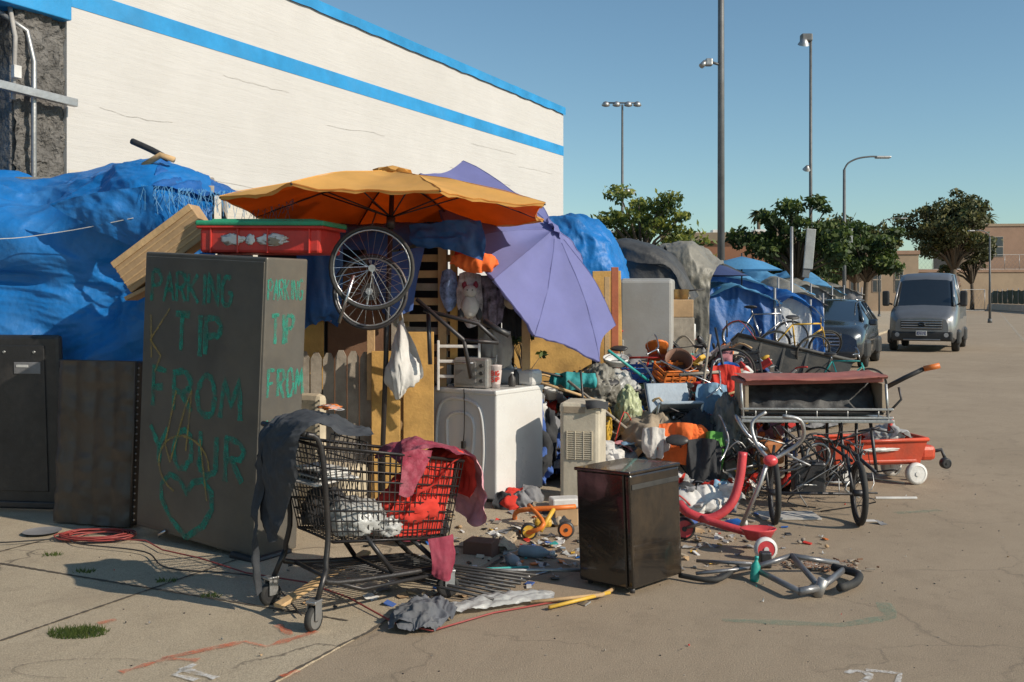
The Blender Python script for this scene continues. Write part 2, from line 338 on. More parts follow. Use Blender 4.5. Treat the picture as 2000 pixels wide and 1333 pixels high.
for x0,z0,l in [(1.6,3.1,2.6),(5.5,3.45,1.8),(7.5,3.9,2.2),(2.2,4.4,1.2),(9.3,3.2,1.2),(6,2.6,1.3),(8.2,4.4,1.7),(4.2,4.1,1.4),(10,4.2,1.5),(.4,3.7,1)]:
    p=[(x0,z0)]
    for i in range(14): p.append((p[-1][0]+l/14,p[-1][1]+R(-.015,.013)))
    b.rib(p,.004,lambda a,c:(a,-.006,c),CRK,.8)
b.rib([(1.55,2.0),(1.6,2.6),(1.58,3.1)],.005,lambda a,c:(a,-.008,c),CRK,.5)
vs=[];fs=[]
for i in range(25):
    for j in range(91):
        x=-.003-.55*i/24; z=4.5*j/90; q=Vector((x*7,z*7,2)); vs.append((x,.05-.07*abs(noise.noise(q))-.05*noise.noise(q*2.7),z))
        if i and j: a=i*91+j; fs.append([a,a-1,a-92,a-91])
b.add(vs,fs,ROCK,True)
b.box((-.56,.08,0),(-.003,1.2,4.5),ROCK,.03)
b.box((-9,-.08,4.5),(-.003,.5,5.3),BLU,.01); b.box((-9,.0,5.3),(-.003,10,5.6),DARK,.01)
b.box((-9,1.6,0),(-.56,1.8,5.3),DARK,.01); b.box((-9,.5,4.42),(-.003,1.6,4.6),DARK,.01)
b.box((-2.6,.3,0),(-.62,.36,3.95),T1,.01)
b.tube([(-.42,-.06,0),(-.42,-.06,4.0),(-.45,.0,4.3),(-.7,.1,4.45)],.026,GALV,8)
b.tube([(-.62,-.03,3.6),(-.6,-.03,4.2),(-.6,.05,4.5)],.022,M('conduit_paint',(.4,.38,.36),.6),8)
b.box((-2.5,-.16,3.62),(-.12,-.1,3.7),GALV,.005,ry(2)); b.box((-.66,-.1,3.8),(-.58,-.05,3.92),WHT,.005)
b.done()
# ------------------------------------------------------------ poles
def pole(name,x,y,h,r0,r1,m=DGM):
    o=O(name,(x,y,0)); o.cyl((0,0,0),(0,0,h),r0,m,14,r1); o.cyl((0,0,0),(0,0,.3),r0*1.7,m,14,r0*1.5); return o
GP=M('grey_pole',(.13,.135,.14),.55,.3)
o=pole('utility_pole',4.62,22,13,.085,.06,GP)
o.tube([(0,0,6.85),(-.22,-.05,6.9)],.03,GP); o.box((-.36,-.12,6.82),(-.2,.04,6.98),GALV,.03,ry(0)); o.cyl((-.36,-.05,6.9),(-.46,-.1,6.8),.06,GALV); o.done()
o=pole('floodlight_mast',6.65,60,13.4,.11,.06,GP)
o.tube([(-1,0,13.5),(1,0,13.5)],.05,GP)
for x in (-1,-.35,.35,.9): o.lathe([(.08,.1),(.16,.05),(.26,-.12),(.22,-.13)],GALV,12,tr(x,-.1,13.5)@rx(35)@tr(0,0,-.05)); o.tube([(x,0,13.5),(x,-.1,13.45)],.04,GP)
for x in (-.35,.3,.55): o.lathe([(.08,.1),(.14,.05),(.22,-.12)],GALV,12,tr(x,-.1,8.2)@rx(50))
o.tube([(-.4,0,8.3),(.6,0,8.3)],.04,GP); o.tube([(-.2,0,7.8),(.2,0,7.8)],.05,GP); o.done()
o=pole('floodlight_mast',13.5,45,13.6,.09,.06,GP)
o.box((-.45,-.2,13.3),(.05,.2,13.65),GP,.06); o.lathe([(.1,.15),(.2,.0),(.26,-.12)],GALV,14,tr(-.35,-.15,13.25)@rx(30)); o.lathe([(.06,.1),(.12,.0),(.18,-.1)],GALV,12,tr(-.2,-.1,7.6)@rx(40)); o.tube([(0,0,7.7),(-.2,-.05,7.7)],.03,GP); o.done()
def lamp(x,y,h,arm,ax=1,sc=1):
    o=pole('street_lamp',x,y,h*.93,.09*sc,.055*sc,GP)
    pts=[(0,0,h*.93),(arm*.12*ax,0,h*.965),(arm*.4*ax,0,h*.99),(arm*.75*ax,0,h),(arm*ax,0,h)]
    o.tube(pts,.035*sc,GP,8,smooth=4); o.box((arm*ax-.1,-.13,h-.07),(arm*ax+.5*ax,.13,h+.02),GALV,.03)
    return o
SB=M('sign_back',(.35,.36,.36),.5,.6)
o=lamp(13.35,40,7.4,1.35); o.box((-.1,-.12,3.9),(.3,-.09,4.5),SB); o.done()
lamp(33.2,90,9,2.,1).done(); lamp(33.6,70,6.5,1.0,-1).done()
o=pole('traffic_sign',4.72,16.8,2.9,.025,.025,GALV)
o.box((-.01,-.05,2.2),(.15,-.02,2.88),SB,.01,ry(5)); o.box((-.12,-.03,2.05),(.0,-.01,2.8),GP,.01,ry(8)); o.done()
# ------------------------------------------------------------ trees
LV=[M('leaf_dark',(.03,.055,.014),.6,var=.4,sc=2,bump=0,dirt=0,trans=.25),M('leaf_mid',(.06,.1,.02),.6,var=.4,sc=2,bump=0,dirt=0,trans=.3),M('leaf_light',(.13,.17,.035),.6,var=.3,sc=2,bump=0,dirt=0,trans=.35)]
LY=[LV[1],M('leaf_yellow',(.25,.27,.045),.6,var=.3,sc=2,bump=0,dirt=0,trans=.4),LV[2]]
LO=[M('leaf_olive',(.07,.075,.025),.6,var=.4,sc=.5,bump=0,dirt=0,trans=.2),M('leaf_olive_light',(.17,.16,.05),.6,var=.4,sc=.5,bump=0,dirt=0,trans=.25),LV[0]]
BARK=M('bark',(.12,.09,.065),.9,bump=.8)
def tree(name,x,y,base,cz,rw,rh,nb,nl,ls,mats,z0=0,tr_=.12,bq=(.12,.34)):
    o=O(name,(x,y,z0)); fork=base
    o.tube([(0,0,0),(R(-.1,.1),0,fork*.5),(0,0,fork),(0,0,fork+.2)],[tr_*1.3,tr_,tr_*.9,tr_*.8],BARK,8)
    bl=[]; sd=R(0,50)
    for i in range(nb):
        a=R(0,6.28); ph=math.asin(R(-.75,1)); k=(R(.25,1)**.6)*(1+.7*noise.noise(Vector((math.cos(a)*1.3+sd,math.sin(a)*1.3,ph*1.4))))
        d=rw*.86*k*math.cos(ph); z=cz+rh*.86*k*math.sin(ph); q=R(*bq)*rw
        bl.append((d*math.cos(a),d*math.sin(a),z,q))
        o.tube([(0,0,fork),(d*.35*math.cos(a),d*.35*math.sin(a),fork+(z-fork)*.55),(d*math.cos(a),d*math.sin(a),z)],[tr_*.6,tr_*.35,tr_*.12],BARK,5)
    buf=[([],[]) for _ in mats]; wts=[b_[3]**2 for b_ in bl]; ch=random.choices(bl,wts,k=nl)
    for c in ch:
        v=Vector((random.gauss(0,1),random.gauss(0,1),random.gauss(0,.7))); v=v.normalized()*c[3]*(R(.2,1.)**.5)*(1 if R(0,1)<.85 else R(1,1.5)); v.z*=.75
        p=Vector(c[:3])+v
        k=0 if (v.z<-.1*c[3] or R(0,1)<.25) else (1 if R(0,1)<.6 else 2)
        n=Vector((R(-1,1),R(-1,1),R(-.3,1))).normalized(); u=n.orthogonal().normalized(); w=n.cross(u); s_=ls*R(.5,1.4); t=R(0,6.28)
        u2=u*math.cos(t)+w*math.sin(t); w2=n.cross(u2)
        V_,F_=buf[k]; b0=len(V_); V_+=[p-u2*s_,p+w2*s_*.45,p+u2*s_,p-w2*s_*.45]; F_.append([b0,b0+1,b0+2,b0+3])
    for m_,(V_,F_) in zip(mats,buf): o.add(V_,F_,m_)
    return o.done()
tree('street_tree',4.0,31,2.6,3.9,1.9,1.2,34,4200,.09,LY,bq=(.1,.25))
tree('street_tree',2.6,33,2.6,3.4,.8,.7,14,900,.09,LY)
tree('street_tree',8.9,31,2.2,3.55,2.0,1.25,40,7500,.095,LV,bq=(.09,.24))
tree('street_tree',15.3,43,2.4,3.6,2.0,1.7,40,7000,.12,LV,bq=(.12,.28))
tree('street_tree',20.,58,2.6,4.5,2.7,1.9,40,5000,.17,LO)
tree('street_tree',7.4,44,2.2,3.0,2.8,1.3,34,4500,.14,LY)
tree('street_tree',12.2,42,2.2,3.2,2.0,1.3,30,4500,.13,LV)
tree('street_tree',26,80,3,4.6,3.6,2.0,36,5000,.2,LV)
tree('big_tree',66.5,150,6,12.,6.6,6.4,90,16000,.32,LO,tr_=.5,bq=(.12,.3))
tree('big_tree',47,150,4,7.5,6.,3.5,50,7000,.33,LV,tr_=.3); tree('big_tree',73,158,4,8,4.5,3.,40,4500,.33,LO,tr_=.3)
def palm(x,y,h,sc_=.6):
    o=O('palm_tree',(x,y,0)); o.tube([(0,0,0),(.2,0,h*.5),(0,0,h)],[.3,.22,.18],BARK,8)
    for i in range(44):
        a=R(0,6.28); l=R(1.6,2.3)*sc_; e=R(-.9,1.); up=Vector((math.cos(a),math.sin(a),0)); P_=[]
        for j in range(6):
            t=j/5; P_.append(Vector((0,0,h))+up*l*t*math.cos(e*.7)+Vector((0,0,l*(math.sin(e)*t-.55*t*t))))
        sd=Vector((-up.y,up.x,0)); vs=[];fs=[]
        for j,p in enumerate(P_):
            w_=.22*math.sin(math.pi*(j/5*.85+.12)); vs+=[p+sd*w_-Vector((0,0,w_*.5)),p,p-sd*w_-Vector((0,0,w_*.5))]
            if j: q=3*j-3; fs+=[[q,q+3,q+4,q+1],[q+1,q+4,q+5,q+2]]
        o.add(vs,fs,LO[i%3])
    o.done()
palm(27.2,110,11.2); palm(98,205,18.5,1.1)
# ------------------------------------------------------------ far buildings
def bld(name,x,y,r,w,d,h,z0,m,floors=0,wn=0,trim=None):
    o=O(name,(x,y,0),r); o.box((0,0,0),(w,d,z0+h),m,.02)
    if trim: o.box((-.15,-.15,z0+h),(w+.15,d+.1,z0+h+.5),trim,.02)
    GL=M('far_window',(.05,.06,.07),.15); FR=M('far_frame',(.4,.33,.26),.6)
    for f_ in range(floors):
        for i in range(wn):
            ww=w/(wn+.5); xx=ww*(i+.45); zz=z0+h*(f_+.35)/floors
            o.box((xx-.1,-.06,zz-.1),(xx+ww*.35+.1,.05,zz+h/floors*.42+.1),FR,0); o.box((xx,-.09,zz),(xx+ww*.35,.02,zz+h/floors*.42),GL,0)
            o.box((xx+ww*.17,-.12,zz),(xx+ww*.19,.0,zz+h/floors*.42),FR,0); o.box((xx,-.12,zz+h/floors*.2),(xx+ww*.35,.0,zz+h/floors*.22),FR,0)
    return o
PNK=M('salmon_stucco',(.36,.225,.155),.9,sc=.3,var=.12); TER=M('terracotta_wall',(.40,.18,.10),.9,sc=.4,var=.15); TAN=M('tan_stucco',(.38,.28,.19),.9,sc=.3,var=.12)
GRYW=M('grey_panel',(.33,.34,.35),.7)
bld('school_building',85,186,-6,60,20,8.6,6.6,PNK,1,7,TAN).done()
bld('retaining_wall',50,178,-4,90,4,6.4,0,TAN,0,0,PNK).done()
bld('brick_building',8.8,58,-15,7,10,5.0,0,TER,0,0,TAN).done()
bld('concrete_building',5.0,62,-8,3.2,10,5.9,0,GRYW,1,3).done()
bld('tan_building',30,135,-8,24,16,7.6,0,TAN,1,8,PNK).done()
bld('tan_building',18,120,-8,16,16,7.8,0,TER,1,5,TAN).done()
o=O('rooftop_unit',(11,60,5.5)); 
for x in (0,1.1,2.4,3.6): o.box((x,0,-.2),(x+.7,.8,R(.2,.45)),WHT,.02); 
o.done()
def clf(name,p0,p1,z0,h,step=2.5):
    o=O(name); p0=Vector(p0);p1=Vector(p1); n=int((p1-p0).length/step); d=(p1-p0)
    for i in range(n+1):
        p=p0+d*i/n; o.tube([(p.x,p.y,z0),(p.x,p.y,z0+h)],.05,GALV,5)
    for z in (z0+.05,z0+h): o.tube([(p0.x,p0.y,z),(p1.x,p1.y,z)],.04,GALV,5)
    k=int(d.length/.7)
    for i in range(k):
        p=p0+d*i/k; q=p0+d*min(1,(i+h/.9)/k); o.tube([(p.x,p.y,z0),(q.x,q.y,z0+h)],.012,GALV,3); o.tube([(q.x,q.y,z0),(p.x,p.y,z0+h)],.012,GALV,3)
    o.done()
clf('chain_link_fence',(52,177.8,0),(92,175.5,0),6.9,2.6); clf('chain_link_fence',(40,140,0),(66,139,0),0,3)
o=O('construction_fence'); GM=M('green_mesh',(.03,.065,.05),.8,sc=.6,var=.4)
for i in range(16):
    a=Vector((79,165,0)).lerp(Vector((57,96,0)),i/16); c=Vector((79,165,0)).lerp(Vector((57,96,0)),(i+.97)/16)
    o.sheet([[(a.x,a.y,1.),((a.x+c.x)/2,(a.y+c.y)/2,.95),(c.x,c.y,1.)],[(a.x,a.y,3.),((a.x+c.x)/2,(a.y+c.y)/2,R(2.7,3)),(c.x,c.y,3.)]],GM,4,8,.15,.7)
    o.tube([(a.x,a.y,0),(a.x,a.y,3.2)],.05,GALV,5)
    d=(c-a); T_=tr(a.x,a.y,0)@Matrix.Rotation(math.atan2(d.y,d.x),4,'Z'); o.add([(0,-.35,0),(d.length,-.35,0),(d.length,-.12,.9),(0,-.12,.9),(0,.35,0),(d.length,.35,0),(d.length,.12,.9),(0,.12,.9)],[[0,1,2,3],[5,4,7,6],[3,2,6,7],[4,0,3,7],[1,5,6,2]],M('barrier_concrete',(.45,.42,.37),.8),False,T_)
o.done()
# ------------------------------------------------------------ vehicles
GLS=M('auto_glass',(.012,.015,.018),.06,dirt=0,var=.1,bump=0,coat=1)
LITE=M('lamp_lens',(.5,.52,.55),.08,dirt=0,bump=0,coat=1,metal=.4)
TYR=RUB
def vehicle(name,loc,r,st,paint,roofi,cowl,wins,W,wheels,WR,det):
    o=O(name,loc,r); NP=13; vs=[];fs=[]
    for (y,w,zl,zb,zt,tw) in st:
        half=[(w*.9,zl),(w*.985,zl+.12),(w,zl+(zb-zl)*.55),(w*.975,zb),(tw,zt-.05*min(1,(zt-zb)*3)),(tw*.8,zt),(0,zt+.03)]
        vs+= [(x,y,z) for x,z in half]+[(-x,y,z) for x,z in half[-2::-1]]
    for i in range(len(st)-1):
        for j in range(NP-1):
            m=paint
            jj=min(j,NP-2-j)
            if jj==0: m=BLK
            if cowl<=i<roofi and jj>=4: m=GLS
            if jj==3 and i in wins: m=GLS
            a=i*NP+j; o.add([vs[a],vs[a+1],vs[a+NP+1],vs[a+NP]],[[0,1,2,3]],m,True)
    for i,rev in ((0,1),(len(st)-1,0)):
        idx=[vs[i*NP+j] for j in range(NP)]
        o.add(idx,[list(range(NP)) if rev else list(range(NP))[::-1]],paint)
    for s_ in (1,-1):
        a=st[cowl]; c=st[roofi]; o.tube([(s_*a[5],a[0],a[4]),(s_*c[5],c[0],c[4]-.03)],.035,paint,6)
        for y_ in wins[1:]: q=st[y_]; o.tube([(s_*q[1]*.975,q[0],q[3]),(s_*q[5],q[0],q[4]-.04)],.03,paint,6)
    for (x,y) in wheels:
        o.box((x-.02 if x>0 else x-.16,y-WR*1.12,.22),(x+.16 if x>0 else x+.02,y+WR*1.12,WR*1.9),BLK,.12)
        o.lathe([(WR*.6,-.12),(WR*.95,-.11),(WR,-.06),(WR,.06),(WR*.95,.11),(WR*.6,.12)],TYR,24,tr(x,y,WR)@ry(90),False)
        o.cyl((x-.115,y,WR),(x+.115,y,WR),WR*.62,CHR,20)
        for q in range(5):
            a=q*1.2566; sgn=1 if x>0 else -1
            o.box((x+sgn*.11,y-.03,WR),(x+sgn*.125,y+.03,WR+WR*.6),DGM,.005,tr(0,y,WR)@rx(math.degrees(a))@tr(0,-y,-WR))
    det(o); 
    bm=bmesh.new(); ob=o.done(); bm.from_mesh(ob.data); bmesh.ops.remove_doubles(bm,verts=bm.verts,dist=.0005); bm.to_mesh(ob.data); bm.free()
    return ob
SUVP=M('suv_paint',(.04,.05,.062),.25,.4,var=.1,dirt=.15,bump=0,coat=.8)
VANP=M('van_paint',(.25,.25,.255),.32,.6,var=.08,dirt=.15,bump=0,coat=.6)
def plate(o,y,z,txt,h=.1):
    o.box((-.16,y-.02,z),(.16,y+.04,z+.16),WHT,.005); o.write(txt,-.13,z+.03,h,.014,lambda a,b:(a,y-.023,b),M('plate_ink',(.02,.04,.2),.5),asp=.38)
def suvd(o):
    o.box((-.46,-.035,.52),(.46,.1,.88),BLK,.06)
    for z in (.58,.66,.74,.82): o.box((-.44,-.06,z-.014),(.44,0,z+.014),CHR,.006)
    o.lathe([(.07,0),(.06,.02)],CHR,18,tr(0,-.07,.72)@rx(90)@Matrix.Diagonal((1.3,.7,1,1)))
    for s_ in (1,-1):
        o.box((.47,-.03,-.05),(.86,.22,.07),LITE,.03,tr(0,.03,.84)@Matrix.Diagonal((s_,1,1,1))@rz(14)); o.box((.6,-.03,0),(.82,.12,.12),LITE,.03,tr(0,.03,.42)@Matrix.Diagonal((s_,1,1,1))@rz(12))
        o.box((.93,1.25,1.02),(1.13,1.38,1.18),SUVP,.04,Matrix.Diagonal((s_,1,1,1)))
        o.tube([(.55*s_,1.95,1.66),(.55*s_,3.7,1.64)],.02,CHR,6)
    o.box((-.78,-.03,.26),(.78,.15,.42),BLK,.04); o.box((-.45,-.06,.24),(.45,.05,.28),CHR,.01)
    plate(o,-.07,.44,'7LFC129')
    o.box((-.6,1.18,1.06),(.6,1.28,1.10),BLK,.02)
vehicle('parked_suv',SV(25.0,-3.62),-25.6,[(0,.80,.38,.7,.84,.62),(.05,.88,.3,.8,.94,.68),(.2,.92,.25,.9,1.0,.74),(.6,.935,.24,.97,1.06,.78),(1.15,.94,.24,1.03,1.13,.8),(2.0,.94,.24,1.08,1.6,.62),(2.6,.94,.24,1.09,1.66,.62),(3.5,.94,.24,1.1,1.62,.6),(4.1,.9,.26,1.12,1.45,.6),(4.4,.86,.35,1.05,1.12,.66),(4.47,.8,.4,.8,.9,.62)],SUVP,5,4,(4,5,6,7),.92,[(.84,.85),(-.84,.85),(.84,3.55),(-.84,3.55)],.36,suvd)
def vand(o):
    o.box((-.62,-.05,.72),(.62,.12,1.02),BLK,.05)
    for z in (.77,.85,.93,1.0): o.box((-.6,-.08,z-.02),(.6,0,z+.015),CHR,.008)
    o.lathe([(.09,0),(.07,.02)],SUVP,18,tr(0,-.09,.88)@rx(90)@Matrix.Diagonal((1.5,.65,1,1)))
    for s_ in (1,-1):
        o.box((.60,-.03,-.1),(.93,.3,.16),LITE,.05,tr(0,.02,.95)@Matrix.Diagonal((s_,1,1,1))@rz(14))
        o.box((1.06,.85,1.45),(1.28,1.0,1.95),BLK,.05,Matrix.Diagonal((s_,1,1,1))); o.tube([(.98*s_,1.,1.5),(1.1*s_,.95,1.55)],.03,BLK)
        o.cyl((.72*s_,-.04,.55),(.72*s_,.05,.55),.07,LITE)
    o.box((-.9,-.03,.35),(.9,.2,.66),BLK,.06); o.box((-.55,-.06,.37),(.55,.1,.42),VANP,.02); plate(o,-.07,.52,'8S97192')
    o.tube([(-.5,.86,1.46),(.05,.98,1.62)],.012,BLK); o.tube([(.1,.86,1.46),(.6,.98,1.62)],.012,BLK)
vehicle('passenger_van',SV(34,-1.9),-27.4,[(0,.78,.5,.9,1.06,.7),(.06,.9,.38,1.0,1.14,.78),(.25,.98,.3,1.14,1.28,.86),(.78,1.02,.3,1.3,1.46,.9),(1.5,1.03,.3,1.4,2.3,.8),(1.95,1.03,.3,1.42,2.52,.78),(3.2,1.03,.3,1.42,2.56,.78),(5.4,1.03,.3,1.42,2.54,.78),(5.6,.98,.4,1.3,2.4,.75)],VANP,4,3,(4,5,6),1.03,[(.93,.95),(-.93,.95),(.93,4.4),(-.93,4.4)],.37,vand)
# ------------------------------------------------------------ LEFT GROUP
o=O('tarp_shelter')
o.sheet([[(-5.6,9.4,2.8),(-4.73,9.3,2.83),(-4.2,9.2,2.80),(-3.7,9.2,2.86),(-3.2,9.1,2.92),(-2.75,8.9,2.78)],
 [(-5.3,8.5,2.5),(-4.4,8.4,2.58),(-3.95,8.35,2.5),(-3.5,8.3,2.6),(-3.0,8.15,2.78),(-2.5,8.2,2.6)],
 [(-5.0,7.95,2.2),(-4.15,7.9,2.3),(-3.7,8.0,2.22),(-3.3,7.9,2.28),(-2.8,7.75,2.45),(-2.35,7.8,2.3)],
 [(-5,7.9,1.7),(-4.1,8.0,1.8),(-3.65,7.9,1.75),(-3.2,8.0,1.75),(-2.8,7.8,1.9),(-2.35,7.9,1.95)],
 [(-5,7.8,1.2),(-4.0,7.85,1.25),(-3.6,7.98,1.22),(-3.2,7.8,1.2),(-2.85,7.75,1.15),(-2.35,7.9,1.1)],
 [(-5,7.9,.6),(-4.0,7.95,.6),(-3.6,8.0,.6),(-3.2,7.9,.65),(-2.85,7.85,.7),(-2.35,8.0,.7)]],T1,230,240,.13,1.15,(.7,1,1.8),seed=2,tarp=True)
for x,y in ((-5,8.3),(-2.45,8.1),(-2.6,9),(-4.8,9.4)): o.tube([(x,y,0),(x,y,2.6)],.03,WOOD,6)
o.tube([(-5.2,9.2,2.78),(-2.7,9.,2.75)],.03,WOOD,6)
for i in range(130):
    x=-2.85+i*.009; y=7.8-R(0,.15); z=2.56-(i/130)*.08
    o.tube([(x,y,z),(x+R(-.03,.05),y-.04,z-R(.02,.06)),(x+R(-.05,.08),y-.05,z-R(.06,.24))],.002,T3,3)
o.sheet([[(-3.1,9.0,2.9),(-2.6,8.9,2.7),(-2.2,8.8,2.6),(-1.7,8.8,2.62)],[(-2.9,8.2,2.8),(-2.4,8.1,2.58),(-2.0,8.0,2.5),(-1.5,8.0,2.55)],[(-2.8,7.75,2.55),(-2.3,7.8,2.5),(-1.95,7.9,2.45),(-1.5,7.9,2.46)]],T2,60,80,.08,2.2,seed=5,tarp=True)
o.sheet([[(-3.6,7.74,2.42),(-3.2,7.66,2.5),(-2.75,7.6,2.55)],[(-3.4,7.7,2.3),(-3.1,7.62,2.3),(-2.7,7.58,2.2)],[(-3.0,7.7,2.1),(-2.85,7.66,2.05),(-2.62,7.66,2.0)]],T1,40,50,.05,3,seed=15,tarp=True)
# guy rope and eyelets
o.tube([(-5.0,7.72,2.25),(-4.1,7.75,2.15),(-3.5,7.72,2.2),(-2.9,7.62,2.3)],.004,WHT,4,smooth=6)
o.done()
o=O('pry_bar'); o.tube([(-3.13,8.2,2.98),(-2.95,8.15,2.90),(-2.8,8.1,2.82)],.026,BLK,8,smooth=4); o.tube([(-2.98,8.05,2.76),(-2.83,8.02,2.84),(-2.72,8.02,2.8)],.025,PINE,7); o.done()
o=O('cardboard_box',(-2.93,7.3,1.93),-8,ry(-35)); o.box((0,0,-.25),(.74,.16,.02),CARD,.006); o.box((.0,-.012,-.03),(.74,0,.02),PINE,.003)
for z in (-.07,-.12,-.17,-.21): o.box((0,-.004,z),(.74,.0,z+.012),PINE,.001)
o.box((-.02,.0,-.28),(.3,.18,-.25),CARD,.004,ry(10)); o.done()
o=O('television',(-4.75,7.95,.02),-7,rx(3)); o.box((0,0,0),(1.25,.07,1.38),BLK,.03); o.box((.55,-.012,.15),(1.13,.0,1.3),BLK,.02); 
o.box((.88,-.018,1.08),(1.1,-.011,1.17),CLG,.002); o.box((.9,-.021,1.13),(1.0,-.0175,1.15),WHT,.001)
for i in range(4): o.cyl((.3+i*.25,-.02,1.25),(.3+i*.25,0,1.25),.01,GALV)
for z in (.15,.4,.65,.9): o.box((.55,-.02,z),(.62,-.011,z+.15),DGM,.004)
o.box((.0,-.02,.02),(1.25,.0,.07),DGM,.01); o.done()
o=O('leather_headboard',(-3.43,7.44,.02),-17,rx(-3))
o.sheet([[(x,-.012*math.sin(math.pi*((x/.17)%1)) if 0<x<.68 else .02,z) for x in (0,.05,.085,.12,.17,.22,.255,.29,.34,.39,.425,.46,.51,.56,.595,.64,.68)] for z in (1.2,.9,.6,.3,0)],LEA,70,90,.018,2.6,(1,1,1.8),seed=3)
o.box((.005,.02,0),(.69,.16,1.205),LEA,.035)
o.tube([(.005,0,1.2),(.68,0,1.2),(.685,0,.6),(.68,0,0)],.008,LEA,6)
for i in range(24): o.cyl((.69,.02,.05+i*.048),(.7,.02,.05+i*.048),.007,CHR,6)
o.done()
LOCK=M('locker_steel',(.105,.097,.085),.42,.15,var=.25,sc=2.5,dirt=.55,dcol=(.17,.14,.10),bump=.15,bsc=6)
lk=(-2.65,7.02,.085)
o=O('storage_locker',lk,-33.7,ry(3.2)); o.box((0,0,0),(1.22,.36,1.93),LOCK,.012)
o.box((.015,-.006,.03),(1.205,.004,1.9),LOCK,.004)
gs=spray('spray_teal',(.025,.29,.21),.85,.33,14); ys=spray('spray_mustard',(.40,.28,.08),.8,.32,14)
f1=lambda a,b:(a,-.0095,b)
o.write('PARKING',.1,1.6,.2,.030,f1,gs,.3,.62,.24,.05); o.write('TIP',.36,1.26,.26,.042,f1,gs,.3,.72,.3,.05); o.write('FROM',.14,.86,.27,.042,f1,gs,.3,.8,.3,.05); o.write('YOUR',.14,.47,.27,.042,f1,gs,.3,.82,.36,.05)
H_=[(.55,.02),(.38,.12),(.28,.24),(.27,.34),(.36,.42),(.46,.4),(.54,.32),(.6,.4),(.7,.43),(.79,.36),(.8,.25),(.72,.13),(.55,.02)]
o.rib([(a,b+.0) for a,b in H_],.042,f1,gs,.3)
f1b=lambda a,b:(a,-.0125,b)
o.rib([(.1,1.5),(.12,1.2)],.016,f1b,ys,.3); o.rib([(.3,1.55),(.1,1.32),(.22,1.22),(.16,1.1)],.016,f1b,ys,.3)
o.rib([(.4,1.0),(.3,.62),(.36,.5),(.5,.9),(.56,1.02),(.52,.6)],.016,f1b,ys,.3)
o.rib(arc(.5,.5,.26,.2,0,250,16),.016,f1b,ys,.3); o.rib([(.66,.7),(.75,.3)],.014,f1b,ys,.3)
f2=lambda a,b:(1.2225,a,b)
o.write('PARKING',.02,1.66,.13,.014,f2,gs,.3,.36,.2,.05); o.write('TIP',.06,1.38,.18,.024,f2,gs,.3,.42,.3,.05); o.write('FROM',.05,1.03,.18,.021,f2,gs,.3,.4,.3,.05); o.write('YOU',.05,.72,.17,.021,f2,gs,.3,.42,.35,.05)
o.tube([(.35,-.02,.03),(.3,-.035,.0),(.3,-.03,-.02)],.01,CHR); o.box((1.0,-.03,-.06),(1.25,.3,.02),DGM,.02)
o.done()
o=O('storage_tote',(-2.17,6.82,2.0),-12,ry(1.)); o.box((.02,.02,0),(.9,.4,.17),RED,.02); o.box((0,0,.165),(.93,.42,.185),RED,.008); o.box((-.005,-.005,.185),(.935,.425,.22),GRN,.012); o.box((.08,.06,.21),(.84,.36,.235),GRN,.01)
for x in (.1,.3,.52,.82): o.box((x,.008,0),(x+.012,.025,.165),RED,.003)
o.box((-.01,.1,.1),(.02,.3,.19),BLK,.01)
for x,w_ in ((.27,.08),(.4,.03),(.56,.1)): o.blob((x,.014,.09),(w_,.004,.035),WHT,.3,3.,3,flat=False)
o.blob((.57,.011,.08),(.05,.004,.025),CLT,.3,2.,3,flat=False)
o.done()
o=O('extension_cord'); CR=M('cord_red',(.3,.05,.045),.5); pts=[]
for i in range(230):
    a=i*.32; q=.30*(.75+.35*noise.noise(Vector((i*.06,0,0)))); pts.append((-2.9+.04*math.sin(i*.05)+q*math.cos(a)*1.0,6.95+q*.62*math.sin(a),.025+.015*noise.noise(Vector((i*.3,2,0)))+i*.0001))
pts+=[(-2.5,6.8,.03),(-2.3,6.55,.03),(-2.0,6.35,.03),(-1.6,6.0,.03),(-1.2,5.8,.03),(-.9,5.5,.03),(-.6,5.1,.02),(-.4,5.0,.015),(-.1,5.3,.01),(.25,5.5,.01)]
o.tube(pts,.005,CR,5); o.tube([(-3.9,6.9,.03),(-3.5,6.75,.03),(-3.1,6.85,.03),(-2.9,6.7,.03),(-2.4,6.5,.03),(-2.1,6.1,.03),(-1.5,5.9,.03),(-1.1,5.2,.03)],.005,BLK,5,smooth=6); o.done()
o=O('paper_plate',(-3.35,7.1,.02)); o.lathe([(0.01,0),(.1,0),(.13,.008)],CLG,24); o.done()
o=O('grass_tuft'); 
for i in range(700):
    a=R(0,6.28); q=R(0,1)**.7; x=-2.17+.15*q*math.cos(a); y=4.98+.09*q*math.sin(a); h=R(.01,.035); dx=R(-.02,.02)
    o.add([(x-.003,y,.007),(x+.003,y,.007),(x+dx,y+R(-.01,.01),.007+h)],[[0,1,2]],LV[1+i%2])
for cx,cy in ((-2.62,6.1),(-2.05,5.9),(-3.0,6.5),(-1.7,5.6)):
    for i in range(60):
        x=cx+R(-.06,.06);y=cy+R(-.03,.03); o.add([(x-.003,y,.007),(x+.003,y,.007),(x+R(-.02,.02),y,.007+R(.01,.03))],[[0,1,2]],LV[1+i%2])
o.done()
